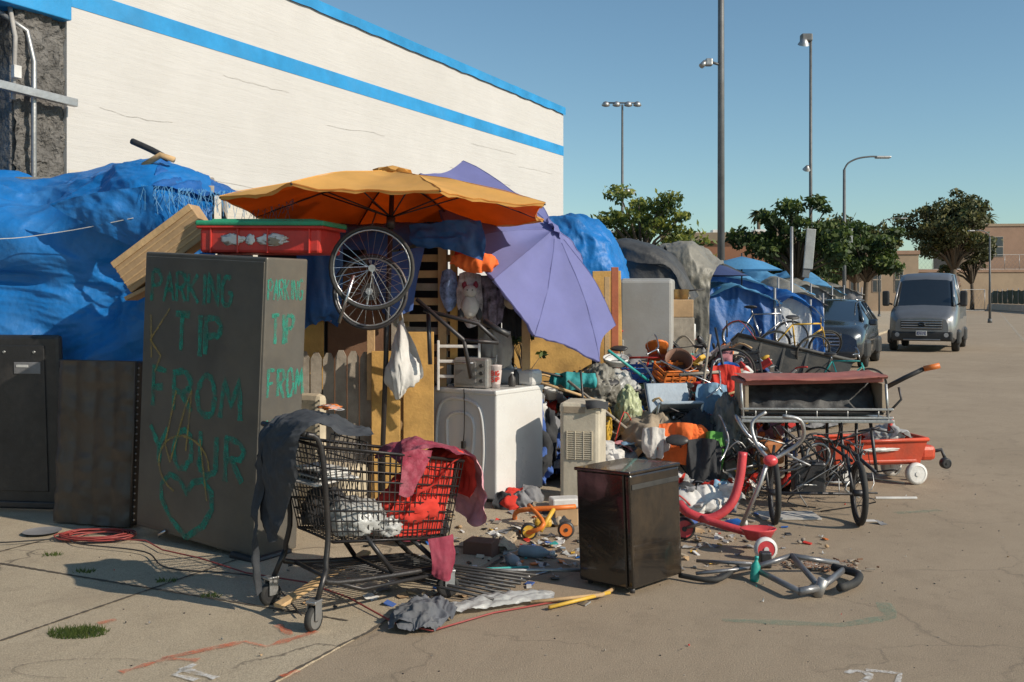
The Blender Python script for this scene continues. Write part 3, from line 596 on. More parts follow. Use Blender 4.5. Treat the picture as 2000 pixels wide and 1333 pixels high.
# ------------------------------------------------------------ parasols
YT=M('parasol_yellow',(.80,.45,.12),.8,var=.15,sc=2,dirt=.2,dcol=(.5,.26,.08),trans=.3,bump=.3,bsc=9); YU=M('parasol_lit_under',(.95,.20,.02),.8,var=.2,sc=2,dirt=.1,trans=.6)  # underside colour holds the orange glow of light through the yellow cloth
VT=M('parasol_violet',(.185,.195,.43),.8,var=.12,sc=2,dirt=.2,dcol=(.26,.27,.4),trans=.2,bump=.35,bsc=7); VU=M('parasol_violet_in',(.17,.16,.4),.8,trans=.3)
def canopy(name,A,rim,bulge,mt,mu,val,ribm,sag,pole,seed,hub=.35,cap=.09):
    A=Vector(A); rim=[Vector(p) for p in rim]; n=len(rim); C=sum(rim,Vector())/n; ax=(A-C).normalized(); o=O(name)
    def pt(i,t,f,off=0):
        e=rim[i].lerp(rim[(i+1)%n],f); s_=math.sin(math.pi*f); e=e.lerp(C,.05*s_)
        p=A.lerp(e,t)+ax*(bulge*4*t*(1-t)*(1-.45*s_)-.02*s_*t+.016*noise.noise(A.lerp(e,t)*3+Vector((seed,0,0)))+.014*(1-2*abs(noise.noise(A.lerp(e,t)*6)))*t-off); return p
    B=12;K=14
    for off,m in ((0,mt),(.006,mu)):
        for i in range(n):
            vs=[];fs=[]
            for r_ in range(K+1):
                for f_ in range(B+1): vs.append(pt(i,.01+.99*r_/K,f_/B,off))
            for r_ in range(K):
                for f_ in range(B): a=r_*(B+1)+f_; fs.append([a,a+1,a+B+2,a+B+1])
            o.add(vs,fs,m,True)
            if off==0 and val:
                vs=[];fs=[]
                for f_ in range(B+1): p=pt(i,1,f_/B); vs+=[p,p-ax*val*(1+.3*math.sin(f_*1.7))+(C-p)*.01]
                for f_ in range(B): fs.append([2*f_,2*f_+1,2*f_+3,2*f_+2])
                o.add(vs,fs,mt,True)
    H=A-ax*hub
    for i in range(n):
        o.tube([pt(i,.04,0,.02),pt(i,.5,0,.02),pt(i,1,0,.012)],.007,ribm,5); o.tube([pt(i,.5,0,.03),H],.006,ribm,5)
        o.tube([pt(i,t/8,0,-.002) for t in range(1,9)],.0035,mt,4)
    u=ax.orthogonal().normalized(); w=ax.cross(u)
    vs=[A+ax*.045];fs=[]
    for j in range(24): t=j*math.pi/12; vs.append(A+(u*math.cos(t)+w*math.sin(t))*cap*.6+ax*.03)
    for j in range(24): t=j*math.pi/12; vs.append(A+(u*math.cos(t)+w*math.sin(t))*cap*(1.5+.25*math.sin(j*2.1))+ax*(-.0+.018*math.sin(j*1.9)))
    for j in range(24): k=(j+1)%24; fs+=[[0,1+j,1+k],[1+j,25+j,25+k,1+k]]
    o.add(vs,fs,mt,True)
    o.tube([A,A-ax*pole],.019,ribm,10); o.cyl(H,H-ax*.08,.035,ribm); o.done()
c=(-.91,7.5,2.335); q=Vector((.03,.045,1)).normalized().to_track_quat('Z','Y').to_matrix()
rim=[Vector(c)+q@Vector((1.25*math.cos(math.radians(10+45*i)),1.25*math.sin(math.radians(10+45*i)),R(-.03,.03))) for i in range(8)]
canopy('orange_parasol',Vector(c)+q@Vector((0,0,.31)),rim,.03,YT,YU,.02,DGM,.1,2.4,1)
canopy('violet_parasol',(.36,8.55,2.28),[(.88,8.5,1.45),(.70,8.0,1.17),(.18,7.7,1.40),(-.14,7.62,1.83),(-.46,7.95,2.14),(-.80,8.6,2.76),(-.46,9.3,2.97),(.14,9.75,2.68),(.66,9.5,2.05)],.05,VT,VU,.02,DGM,.1,1.2,4,.3,.07)
# ------------------------------------------------------------ SHACK
o=O('wooden_shack')
SH=DARK  # near-black backing panels, shade inside the shack put into their colour
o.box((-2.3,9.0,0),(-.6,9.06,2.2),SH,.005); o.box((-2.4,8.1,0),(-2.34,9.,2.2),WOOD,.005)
for x in (-1.62,-1.22,-.92,-.6,-.28,.08): o.box((x,8.18,0),(x+.07,8.25,2.1 if x<-.3 else 1.7),PINE if R(0,1)<.5 else WOOD,.005)
BRP=M('brown_ply',(.2,.105,.06),.8,sc=3)
o.box((-1.5,8.1,.6),(-.98,8.13,1.95),BRP,.003); o.box((-1.75,8.02,.95),(-1.52,8.05,1.6),PLY,.004); 
o.box((-1.62,8.0,1.5),(-1.45,8.03,1.75),PLY,.003)
x=-1.66
for i in range(6):
    w_=.085; h=1.27+R(-.02,.03)
    o.add([(x,7.73,.05),(x+w_,7.73,.05),(x+w_,7.73,h-.05),(x+w_*.7,7.73,h),(x+w_*.3,7.73,h),(x,7.73,h-.05)],[[0,1,2,3,4,5]],WOOD)
    o.add([(x,7.75,.05),(x+w_,7.75,.05),(x+w_,7.75,h-.05),(x+w_*.7,7.75,h),(x+w_*.3,7.75,h),(x,7.75,h-.05),(x,7.73,.05),(x+w_,7.73,.05),(x+w_,7.73,h-.05),(x+w_*.7,7.73,h),(x+w_*.3,7.73,h),(x,7.73,h-.05)],[[0,6,7,1],[1,7,8,2],[2,8,9,3],[3,9,10,4],[4,10,11,5],[5,11,6,0]],WOOD); x+=.096
o.box((-1.08,7.65,.05),(-.86,7.67,1.28),PLY,.003,ry(0)); o.box((-.86,7.88,.05),(-.62,7.9,1.42),PLY,.003); o.box((-1.12,7.68,.9),(-1.06,7.71,1.45),PINE,.004)
for i,z in enumerate((2.1,1.98,1.86,1.74,1.62,1.5,1.38,1.26,1.14)): o.box((-.98+R(-.02,.02),8.1,z),(-.5+R(0,.04),8.12,z+.06),PINE if i%3 else WOOD,.003,ry(R(-1,1)))
o.box((-.6,8.06,.6),(-.53,8.1,2.15),PINE,.004); o.box((-.98,8.06,.9),(-.92,8.1,2.15),WOOD,.004)
o.box((-.5,8.03,1.2),(-.44,8.08,2.08),PLY,.004)
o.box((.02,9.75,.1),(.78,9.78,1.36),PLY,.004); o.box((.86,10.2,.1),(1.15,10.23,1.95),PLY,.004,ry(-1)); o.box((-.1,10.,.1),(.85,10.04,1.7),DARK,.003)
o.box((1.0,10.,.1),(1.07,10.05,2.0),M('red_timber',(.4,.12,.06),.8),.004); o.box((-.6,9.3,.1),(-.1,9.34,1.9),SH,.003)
for x,z,m_ in ((.3,1.5,PINE),(.45,1.55,WOOD),(.92,1.9,PINE)): o.box((x,9.9,.1),(x+.05,9.94,z),m_,.003)
o.done()
tree('potted_plant',.12,9.2,.75,1.28,.26,.3,16,700,.035,LV,.1,.012)
o=O('blue_tarp')
o.sheet([[(-2.0,9.0,2.35),(-1.2,9.0,2.3),(-.7,9.1,2.35),(-.5,9.2,2.3)],[(-1.9,8.3,2.3),(-1.2,8.2,2.25),(-.7,8.2,2.28),(-.4,8.3,2.2)],[(-1.85,8.05,2.2),(-1.2,8.0,2.05),(-.7,8.0,2.12),(-.45,8.05,2.05)]],T2,30,50,.05,2,seed=8)
o.sheet([[(-1.75,8.0,2.15),(-1.55,7.9,2.1),(-1.35,7.95,2.15)],[(-1.7,7.95,1.7),(-1.5,7.85,1.6),(-1.35,7.95,1.7)],[(-1.7,7.95,1.4),(-1.55,7.95,1.5),(-1.4,8,1.45)]],T2,30,30,.06,3,(1,1,.4),seed=9,tarp=True)
o.sheet([[(-.8,7.75,2.26),(-.5,7.6,2.28),(-.24,7.6,2.28)],[(-.8,7.7,2.14),(-.5,7.55,2.15),(-.2,7.56,2.12)],[(-.75,7.8,2.08),(-.5,7.6,2.06),(-.22,7.6,1.98)]],T2,26,34,.06,4,seed=10,tarp=True)
o.sheet([[(-1.15,7.95,2.1),(-.95,7.85,2.05),(-.7,7.95,2.1)],[(-1.1,7.9,1.85),(-.95,7.8,1.8),(-.75,7.9,1.85)],[(-1.05,7.95,1.65),(-.95,7.9,1.55),(-.8,7.95,1.6)]],CLB,18,20,.05,4,(1,1,.5),seed=11)
o.done()
o=O('bicycle_wheel',(-.95,6.75,1.89),8); o.wheel((0,0,0),.29,.013,RUB,CHR,rz(0)@rx(3),26); o.tube([(-.22,-.02,-.37),(-.12,-.03,-.05)],.012,CHR,8); o.tube([(0,.1,.3),(.03,.5,.42)],.006,DGM); o.done()
o=O('bicycle_wheel',(-.99,6.95,1.73),-4); o.wheel((0,0,0),.27,.014,DGM,GALV,rx(-5),22); o.cyl((0,-.03,0),(0,.03,0),.06,DGM,16); o.done()
o=O('bicycle_frame'); 
for P_ in ([(-.7,7.3,1.68),(-.35,7.25,1.38),(-.3,7.3,1.1)],[(-.65,7.3,1.6),(-.25,7.3,1.5),(-.1,7.3,1.36)],[(-.62,7.35,1.62),(-.6,7.3,1.2)],[(-.35,7.25,1.38),(-.1,7.3,1.36)]): o.tube(P_,.016,DGM,7)
o.tube([(-.2,7.2,1.52),(-.1,7.15,1.46),(-.02,7.15,1.42)],.022,BLK,8); o.done()
o=O('cloth_bag'); o.sheet([[(-.84,7.42,1.5),(-.82,7.40,1.52),(-.80,7.42,1.5)],[(-.89,7.4,1.3),(-.82,7.33,1.32),(-.75,7.4,1.3)],[(-.94,7.42,1.14),(-.82,7.30,1.12),(-.67,7.42,1.16)],[(-.93,7.42,1.04),(-.82,7.33,1.0),(-.66,7.42,1.1)],[(-.88,7.42,1.0),(-.84,7.38,.93),(-.72,7.42,1.08)]],CLW,60,44,.04,6,(1.8,1,.25),seed=4,tarp=True)
o.sheet([[(-.84,7.43,1.5),(-.82,7.46,1.52),(-.80,7.43,1.5)],[(-.94,7.43,1.12),(-.82,7.5,1.1),(-.66,7.43,1.14)],[(-.88,7.43,.99),(-.84,7.45,.95),(-.72,7.43,1.06)]],CLW,20,20,.02,7,(1,1,.4),seed=5)
o.tube([(-.85,7.4,1.5),(-.83,7.42,1.66),(-.81,7.4,1.5)],.008,CLW,5); o.done()
def cl(name,x0,x1,y,z1,z0,m,seed=1,amp=.03,sk=0):
    o=O(name); xm=(x0+x1)/2; zm=(z0+z1)/2
    o.sheet([[(x0,y,z1),(xm,y-.05,z1+.02),(x1,y,z1-.01)],[(x0-.02,y-.02,zm),(xm,y-.07,zm),(x1+.02+sk,y-.02,zm)],[(x0+.02,y,z0+.03),(xm,y-.05,z0),(x1+sk,y,z0+.04)]],m,36,32,amp*1.4,5,(1.4,1,.35),seed=seed,tarp=True); o.done()
cl('orange_shirt',-.47,-.12,7.75,2.02,1.88,CLO,1,.05); cl('printed_towel',-.56,-.45,8.0,1.9,1.58,M('blue_print',(.25,.35,.6),.9,sc=14,var=.9),2,.008); cl('white_shirt',-.42,-.25,7.95,1.88,1.45,M('tee_print',(.55,.5,.5),.9,sc=12,var=.8),3)
cl('patterned_scarf',-.26,-.08,8.0,1.85,1.45,M('scarf_print',(.2,.17,.22),.9,sc=16,var=1.2),4,.04); cl('grey_jacket',-.26,-.02,8.2,1.42,1.1,M('lt_grey_cloth',(.4,.37,.34),.9),5,.05); cl('dark_jacket',-.05,.12,8.3,1.65,1.35,CLD,6,.05)
cl('red_shirt',-.44,-.3,7.98,2.1,1.95,CLR,7,.03)
o=O('soft_toy',(-.33,7.85,1.62)); o.blob((0,0,0),(.07,.05,.09),CLW,.08,3,3,flat=False); o.blob((0,-.01,.12),(.055,.05,.05),CLW,.06,3,3,flat=False); 
for s_ in (1,-1): o.blob((.045*s_,0,.17),(.02,.015,.03),CLP,.1,3,2,flat=False); o.blob((.07*s_,0,-.06),(.025,.02,.05),CLD,.1,3,2,flat=False); o.blob((.02*s_,-.058,.13),(.006,.004,.006),BLK,0,1,2,flat=False)
o.done()
o=O('metal_rack',(-.60,7.95,1.05),-5)
for z in (0,.12,.24): o.box((0,0,z),(.34,.015,z+.025),WHT,.005)
for x in (0,.33): o.box((x,-.005,-.1),(x+.02,.02,.3),WHT,.005)
o.done()
o=O('straw_hat',(.0,7.95,1.66)); o.lathe([(.01,.04),(.035,.035),(.04,.01),(.065,0),(.065,-.003)],M('straw',(.5,.42,.3),.9),20,rx(70)); o.done()
DW=M('enamel_white',(.66,.65,.63),.25,var=.06,sc=2,dirt=.3,dcol=(.42,.37,.3),bump=0,coat=.3)
o=O('clothes_dryer',(-.685,8.1,.1),-35); o.box((0,0,.02),(.69,.66,.86),DW,.015); o.box((-.005,-.012,.83),(.695,.668,.872),DW,.012)
o.box((.0,.5,.87),(.69,.66,1.0),DW,.03); 
o.tube([(.11,-.004,.1),(.09,-.004,.4),(.11,-.004,.66),(.17,-.004,.76),(.30,-.004,.79),(.48,-.004,.76),(.55,-.004,.66),(.57,-.004,.4),(.55,-.004,.14)],.014,DW,8,smooth=5)
o.tube([(.2,-.003,.56),(.22,-.003,.64),(.33,-.003,.68),(.45,-.003,.64),(.47,-.003,.5),(.43,-.003,.3),(.3,-.003,.24),(.22,-.003,.34)],.013,DW,8,True,smooth=5)
o.box((.02,.02,0),(.67,.64,.02),BLK,0); o.tube([(.38,-.01,.87),(.4,-.03,.6),(.39,-.03,.46)],.004,BLK,4,smooth=4); o.box((.375,-.045,.4),(.405,-.02,.46),BLK,.004); o.done()
o=O('toaster_oven',(-.47,7.93,.975),-22); o.box((0,0,0),(.30,.22,.24),M('brushed_steel',(.4,.38,.36),.35,.6),.02); o.box((.02,-.01,.03),(.2,0,.21),M('oven_panel',(.28,.27,.26),.3,.4),.01); o.tube([(.03,-.03,.2),(.19,-.03,.2)],.008,CHR)
for z in (.06,.12,.18): o.cyl((.25,-.02,z),(.25,0,z),.015,BLK)
o.done()
o=O('clock_radio',(-.64,8.12,.975),-10); o.box((0,0,0),(.13,.12,.2),WHT,.04); o.cyl((.065,-.004,.12),(.065,.0,.12),.04,GLS,20); o.done()
o=O('drink_cup',(-.13,7.92,.975)); o.lathe([(.035,0),(.05,.17),(.052,.175),(.05,.18),(.01,.185)],M('cup_clear',(.6,.52,.5),.3),18); o.lathe([(.0385,.03),(.05,.14)],M('cup_label',(.65,.55,.52),.5),18,cap=False)
cm=lambda a,b:(.053*math.sin(a/.05),-.053*math.cos(a/.05),b)
o.write('BIG',-.035,.1,.035,.009,cm,RED,asp=.75); o.write('SIP',-.035,.05,.035,.009,cm,RED,asp=.75); o.tube([(0,0,.18),(.01,0,.26)],.004,WHT); o.done()
def bottle(x,y,z,h,r,m,T=I4,cap=WHT):
    o=O('bottle',(x,y,z),0,T); o.lathe([(r*.8,0),(r,.02),(r,h*.62),(r*.4,h*.8),(r*.35,h*.9)],m,14); o.lathe([(r*.45,h*.88),(r*.45,h),(0.001,h)],cap,12); o.done()
CB=M('clear_bottle',(.45,.55,.6),.12,trans=.4,bump=.3,bsc=20)
bottle(.03,8.2,.97,.15,.03,BLK); bottle(-.02,8.35,.97,.2,.04,WHT); bottle(.0,8.05,.97,.12,.03,BLK)
o=O('armchair',(-1.60,7.2,.02),-25); NH=M('cream_upholstery',(.5,.42,.3),.9); o.box((0,.0,.2),(.26,.1,.98),NH,.05); o.box((0,.05,.2),(.42,.4,.45),NH,.05)
for i in range(20): o.cyl((.245,-.005,.25+i*.036),(.245,.005,.25+i*.036),.007,DGM,6)
for x,y in ((.03,.05),(.38,.05),(.03,.38),(.38,.38)): o.cyl((x,y,0),(x,y,.2),.02,WOOD)
o.done()
# ------------------------------------------------------------ SHOPPING CART
o=O('shopping_cart',(-.97,5.05,.0),36.9)
def top(t,s_):
    w0,w1=.54,.40; w=w0+(w1-w0)*t; return Vector((.0+.92*t,.27-w/2+w*s_,.93-.17*t))
def bot(t,s_):
    w0,w1=.42,.33; w=w0+(w1-w0)*t; return Vector((.10+.74*t,.27-w/2+w*s_,.42-.09*t))
for s_ in (0,1):
    for i in range(25): t=i/24; o.tube([top(t,s_),bot(t,s_)],.0032,WIRE,4)
    for j in range(10):
        q=j/9; o.tube([top(0,s_).lerp(bot(0,s_),q),top(1,s_).lerp(bot(1,s_),q)],.004 if j%3 else .006,WIRE,5)
for t in (0,1):
    for i in range(13): s_=i/12; o.tube([top(t,s_),bot(t,s_)],.0032,WIRE,4)
    for j in range(10): q=j/9; o.tube([top(t,0).lerp(bot(t,0),q),top(t,1).lerp(bot(t,1),q)],.004,WIRE,4)
for i in range(17): t=i/16; o.tube([bot(t,0),bot(t,1)],.003,WIRE,4)
for i in range(11): s_=i/10; o.tube([bot(0,s_),bot(1,s_)],.003,WIRE,4)
o.tube([top(0,0),top(1,0),top(1,1),top(0,1)],.010,WIRE,7,True); o.tube([bot(0,0),bot(1,0),bot(1,1),bot(0,1)],.008,WIRE,7,True)
for i in range(9): y=.06+.42*i/8; o.tube([(.22,y,.62),(.30,y,.92)],.003,WIRE,4)
for z in (0,.33,.66,1): o.tube([(.22+.08*z,.06,.62+.3*z),(.22+.08*z,.48,.62+.3*z)],.004,WIRE,5)
o.tube([(-.08,-.0,1.0),(-.08,.54,1.0)],.015,BLK,9)
CF=M('cart_frame',(.05,.048,.05),.4,.6,dirt=.3)
for y in (0,.54):
    yi=lambda a:(a if y==0 else .54-a)
    o.tube([(-.08,y,1.0),(.0,y,.93),(.06,yi(.04),.5),(.04,yi(.02),.3),(.1,yi(.02),.22),(.8,yi(.1),.17)],.015,CF,8,smooth=4)
    o.tube([(.04,yi(.02),.3),(-.02,y,.15)],.015,CF,8); o.tube([(.45,yi(.05),.21),(.3,yi(.08),.42)],.014,CF,8)
    o.tube([(.8,yi(.1),.17),(.6,yi(.12),.36)],.014,CF,8); o.tube([(.1,yi(.02),.22),(.25,yi(.02),.16),(.8,yi(.06),.15)],.011,CF,7)
o.tube([(.1,.02,.22),(.1,.52,.22)],.012,CF,7); o.tube([(.8,.1,.17),(.8,.44,.17)],.012,CF,7); o.tube([(.45,.05,.2),(.45,.49,.2)],.01,CF,7)
for i in range(12): y=.08+.38*i/11; o.tube([(.1,y,.215),(.79,y,.172)],.004,CF,5)
for x,y,a in ((-.04,.0,30),(-.04,.54,10),(.82,.08,-20),(.82,.46,15)):
    T_=tr(x,y,0)@rz(a); o.disc((0,0,.065),.065,.018,RUB,GALV if y==0 and x<0 else BLK,T_)
    o.box((-.02,-.028,.06),(.035,-.023,.15),GALV,.002,T_); o.box((-.02,.023,.06),(.035,.028,.15),GALV,.002,T_); o.box((-.03,-.03,.145),(.04,.03,.16),GALV,.004,T_)
o.done()
CT=(tr(-.97,5.05,0)@rz(36.9))
def cart_obj(name): o_=O(name); o_.Mx=CT; return o_
HD=M('hoodie_charcoal',(.04,.044,.052),.95,sc=8,dirt=.3,dcol=(.13,.13,.13))
o=cart_obj('hooded_sweatshirt')
o.sheet([[(.30,-.03,.96),(.1,-.03,1.0),(-.04,-.02,1.03),(-.12,.0,.96),(-.12,.02,.88),(-.1,.04,.80)],
 [(.33,.13,.99),(.12,.12,1.05),(-.03,.13,1.07),(-.13,.12,.97),(-.14,.12,.78),(-.12,.14,.62)],
 [(.33,.3,1.0),(.12,.3,1.07),(-.03,.3,1.07),(-.13,.3,.97),(-.15,.27,.68),(-.13,.26,.42)],
 [(.28,.46,.97),(.1,.47,1.03),(-.04,.48,1.05),(-.13,.47,.95),(-.15,.43,.66),(-.13,.40,.45)]],HD,80,90,.05,3.5,seed=3,tarp=True)
o.sheet([[(-.13,.46,.9),(-.17,.4,.85),(-.16,.34,.88)],[(-.16,.47,.5),(-.2,.42,.5),(-.18,.38,.5)],[(-.12,.46,.12),(-.17,.42,.10),(-.15,.40,.12)]],HD,50,30,.05,5,(1,1,.5),seed=6,tarp=True)
o.write('dooCal',-.02,.0,.11,.016,lambda a,b:(.16-b*.7,.06+a*.75,1.105+.012*math.sin(a*9)),CLW,.2,.6); o.blob((.22,.33,1.09),(.05,.06,.012),ORG,.5,3,3,flat=False)
o.done()
o=cart_obj('red_blanket')
o.sheet([[(.5,.06,.5),(.5,.2,.52),(.5,.35,.5)],[(.66,.04,.64),(.66,.2,.68),(.66,.36,.66)],[(.88,.04,.80),(.9,.2,.82),(.9,.36,.80)],[(.98,.04,.7),(1.0,.2,.68),(1.0,.36,.7)],[(.95,.06,.54),(.98,.2,.55),(.98,.36,.54)]],CLR,60,44,.05,5,seed=2,tarp=True)
o.blob((.64,.2,.52),(.2,.14,.12),CLR,.12,2,4)
o.sheet([[(.56,.085,.72),(.70,.08,.78),(.86,.09,.75)],[(.48,.10,.56),(.64,.095,.6),(.84,.1,.58)],[(.36,.115,.41),(.6,.12,.37),(.8,.12,.36)]],CLR,44,44,.03,6,(1.8,1,.5),seed=8,tarp=True)
o.done()
PT=M('crimson_towel',(.24,.025,.05),.95,sc=9,var=.5,dirt=.8,dcol=(.5,.18,.22),bump=.6); PK=M('pink_hem',(.66,.32,.36),.95,sc=8,bump=.5)
o=cart_obj('pink_towel')
o.sheet([[(.54,.1,.76),(.54,.25,.80),(.54,.4,.76)],[(.62,.05,.84),(.64,.22,.88),(.64,.42,.84)],[(.82,.0,.83),(.86,.2,.86),(.88,.42,.83)],[(.96,.03,.78),(.98,.2,.80),(.99,.42,.76)]],PT,60,50,.04,4,seed=7,tarp=True)
o.sheet([[(.96,.03,.78),(.98,.2,.80),(.99,.42,.76)],[(1.03,.0,.62),(1.05,.18,.62),(1.05,.38,.6)],[(1.04,.02,.40),(1.06,.14,.36),(1.03,.32,.42)]],PK,44,36,.045,4.5,seed=9,tarp=True)
o.sheet([[(.50,.035,.85),(.58,.03,.86),(.70,.04,.84)],[(.50,.05,.76),(.58,.045,.77),(.66,.05,.76)],[(.49,.06,.62),(.54,.055,.6),(.58,.06,.62)]],PT,34,30,.025,5,seed=9,tarp=True)
o.done()
o=cart_obj('maroon_cloth'); o.sheet([[(.66,.04,.36),(.75,.03,.36),(.84,.05,.36)],[(.67,.02,.26),(.75,.0,.25),(.83,.03,.26)],[(.7,.04,.17),(.76,.0,.12),(.8,.03,.16)]],CLP,36,34,.05,5,(1.4,1,.4),seed=3,tarp=True); o.done()
o=cart_obj('plastic_bag'); o.blob((.3,.2,.49),(.16,.14,.11),BAG,.14,2.5,4); o.blob((.46,.16,.44),(.09,.1,.07),BAG,.16,2.5,4); o.blob((.2,.35,.53),(.12,.1,.12),CLD,.2,2.5,3); o.done()
o=cart_obj('folded_papers'); 
for i in range(5): o.box((.05,.1,.72+i*.014),(.21,.38,.73+i*.014),WHT,.002,tr(.13,.24,0)@rz(R(-12,12))@ry(R(-5,5))@tr(-.13,-.24,0))
o.done()
# ------------------------------------------------------------ MINI FRIDGE
FB=M('fridge_black',(.016,.013,.011),.15,var=.3,sc=3,dirt=.5,dcol=(.10,.065,.035),bump=.1,bsc=5,coat=.5)
o=O('mini_fridge',(.40,5.89,.01),-45,ry(-2.5)); o.box((0,0,.01),(.36,.47,.66),FB,.012)
o.box((.365,.0,.015),(.405,.47,.655),FB,.012); o.box((-.01,-.01,.655),(.41,.48,.675),FB,.006); o.box((.36,.02,.03),(.366,.45,.64),RUB,0)
o.box((.404,.01,.57),(.41,.46,.6),RUB,.003); o.cyl((.38,.02,-.01),(.38,.02,.02),.015,BLK); o.cyl((.05,.04,-.01),(.05,.04,.02),.015,BLK); o.done()
o=O('portable_air_conditioner',(.37,7.72,0),-14); o.box((0,0,.03),(.31,.36,.84),BEI,.03); o.box((-.004,-.004,.78),(.314,.364,.88),BEI,.03)
o.box((.05,-.006,.44),(.26,.002,.66),M('beige_dark',(.36,.31,.22),.6),.004)
for i in range(13): o.box((.055,-.012,.445+i*.0165),(.255,-.004,.453+i*.0165),BEI,.002)
for x in (.055,.12,.185,.25): o.box((x,-.014,.44),(x+.006,-.004,.66),BEI,.001)
o.box((.03,-.01,.8),(.2,-.003,.85),CLT,.002); o.sheet([[(.2,.0,.9),(.28,.0,.9),(.36,.1,.88)],[(.22,-.02,.83),(.29,-.03,.84),(.36,.05,.82)]],CLD,8,10,.02,6); 
for x,y in ((.04,.04),(.27,.04),(.04,.32),(.27,.32)): o.cyl((x,y,0),(x,y,.03),.02,BLK)
o.done()
o=O('orange_ride_on_toy'); 
o.tube([(.02,7.3,.06),(.05,7.15,.16),(.3,7.05,.2),(.45,7.1,.2)],.018,ORG,8,smooth=4); o.tube([(.0,7.2,.04),(.1,6.95,.05),(.22,6.9,.12),(.12,7.15,.2)],.016,ORG,8,smooth=4); o.tube([(.3,7.05,.2),(.2,6.95,.06)],.016,YEL,8); o.disc((.12,6.95,.06),.06,.02,BLK,YEL,None); o.disc((.38,7.0,.06),.06,.02,BLK,ORG)
o.box((.16,7.0,.07),(.28,7.1,.13),YEL,.02); o.done()
o=O('tissue_box',(.30,7.3,.14),12); o.box((0,0,0),(.22,.14,.07),WHT,.012); o.box((.02,.02,-.14),(.2,.12,0),CARD,.01); o.done()
# ------------------------------------------------------------ generic items
def bag(x,y,z,rx_,ry_,rz_,m,name='garbage_bag'): 
    o=O(name,(x,y,z),R(0,360)); o.blob((0,0,rz_*.62),(rx_,ry_,rz_),m,.13,2.0,5)
    o.done()
def heap(name,x,y,z,w,d,h,mats,n=4):
    o=O(name,(x,y,z))
    if h>.25:
      for i in range(n):
        m=random.choice(mats); a=R(-w,w)*.4; b_=R(-d,d)*.4; q=R(.4,.72)
        o.blob((a,b_,h*q*.5*R(.7,1.3)),(w*.5*q,d*.5*q,h*.55*q),m,.24,2.6,4)
    for i in range(n+4):
        a=R(-w,w)*.38; b_=R(-d,d)*.3; ww=w*R(.12,.3); hh=h*R(.6,1.1); d2=d*.45
        x0=a-ww;x1=a+ww; o.sheet([[(x0,b_+d*.1,hh*.85),(a,b_+d*.1,hh*.8),(x1,b_+d*.15,hh*.8)],[(x0,b_-d*.1,hh*.9),(a,b_-d*.15,hh),(x1,b_-d*.1,hh*.85)],[(x0-.03,b_-d2*.7,hh*.5),(a,b_-d2*.95,hh*.55),(x1+.03,b_-d2*.7,hh*.5)],[(x0,b_-d2*.85,R(.02,hh*.3)),(a,b_-d2*1.1,.03),(x1,b_-d2*.85,R(.02,hh*.3))]],random.choice(mats),32,28,.09 if h>.25 else .06,4.5,seed=i+x,tarp=True)
    o.done()
def crate(x,y,z,w,d,h,m,r,T=I4,name='plastic_crate'):
    o=O(name,(x,y,z),r,T); t=.012
    o.box((0,0,0),(w,d,t),m,.004)
    for k in range(3):
        z0=h*k/3; 
        o.box((0,0,z0),(w,t,z0+h*.2),m,.003); o.box((0,d-t,z0),(w,d,z0+h*.2),m,.003); o.box((0,t,z0),(t,d-t,z0+h*.2),m,.003); o.box((w-t,t,z0),(w,d-t,z0+h*.2),m,.003)
    for k in range(5): x_=k*(w-.02)/4; o.box((x_,-.002,0),(x_+.02,t-.002,h),m,.003); o.box((x_,d-t+.002,0),(x_+.02,d+.002,h),m,.003)
    o.box((-.008,-.008,h*.92),(w+.008,.01,h),m,.004); o.done()
def bucket(x,y,z,r,h,m,T=I4,name='bucket'):
    o=O(name,(x,y,z),0,T); o.lathe([(.001,.005),(r*.8,.005),(r*.8,0),(r,h),(r*1.05,h),(r*1.05,h-.02),(r*.97,h-.02),(r*.78,.01)],m,20,cap=False); o.ring((0,0,h),r,.003,GALV,rx(40),20,4); o.done()
def bike(name,loc,r,T,fr,sc=1.):
    o=O(name,loc,r,T); 
    T0=Matrix.Scale(sc,4)
    o.wheel((0,0,.33),.33,.018,RUB,CHR,T0,18); o.wheel((1.0,0,.33),.33,.018,RUB,CHR,T0,18)
    P=dict(r=(0,0,.33),b=(.42,0,.3),s=(.28,0,.78),h=(.82,0,.8),h2=(.86,0,.68),f=(1,0,.33))
    for a,c in (('r','b'),('r','s'),('b','s'),('b','h2'),('s','h')): o.tube([P[a],P[c]],.016,fr,7,False,T0)
    o.tube([P['h'],(.78,0,.95)],.015,CHR,7,False,T0); o.tube([(.84,.04,.75),(.9,.05,.6),(1,.05,.33)],.012,fr,7,False,T0); o.tube([(.84,-.04,.75),(.9,-.05,.6),(1,-.05,.33)],.012,fr,7,False,T0)
    o.tube([(.7,-.3,1.0),(.75,-.2,.99),(.8,0,.95),(.75,.2,.99),(.7,.3,1.0)],.011,CHR,7,False,T0,4); o.tube([P['s'],(.25,0,.9)],.012,CHR,7,False,T0); o.blob((.24,0,.93),(.13,.07,.03),BLK,.05,1,3,T0,False)
    o.ring((.42,.03,.3),.09,.006,DGM,T0,20,4); o.tube([(.42,.05,.3),(.42,.07,.14)],.008,CHR,5,False,T0); o.tube([(.42,-.05,.3),(.42,-.07,.46)],.008,CHR,5,False,T0)
    o.done()
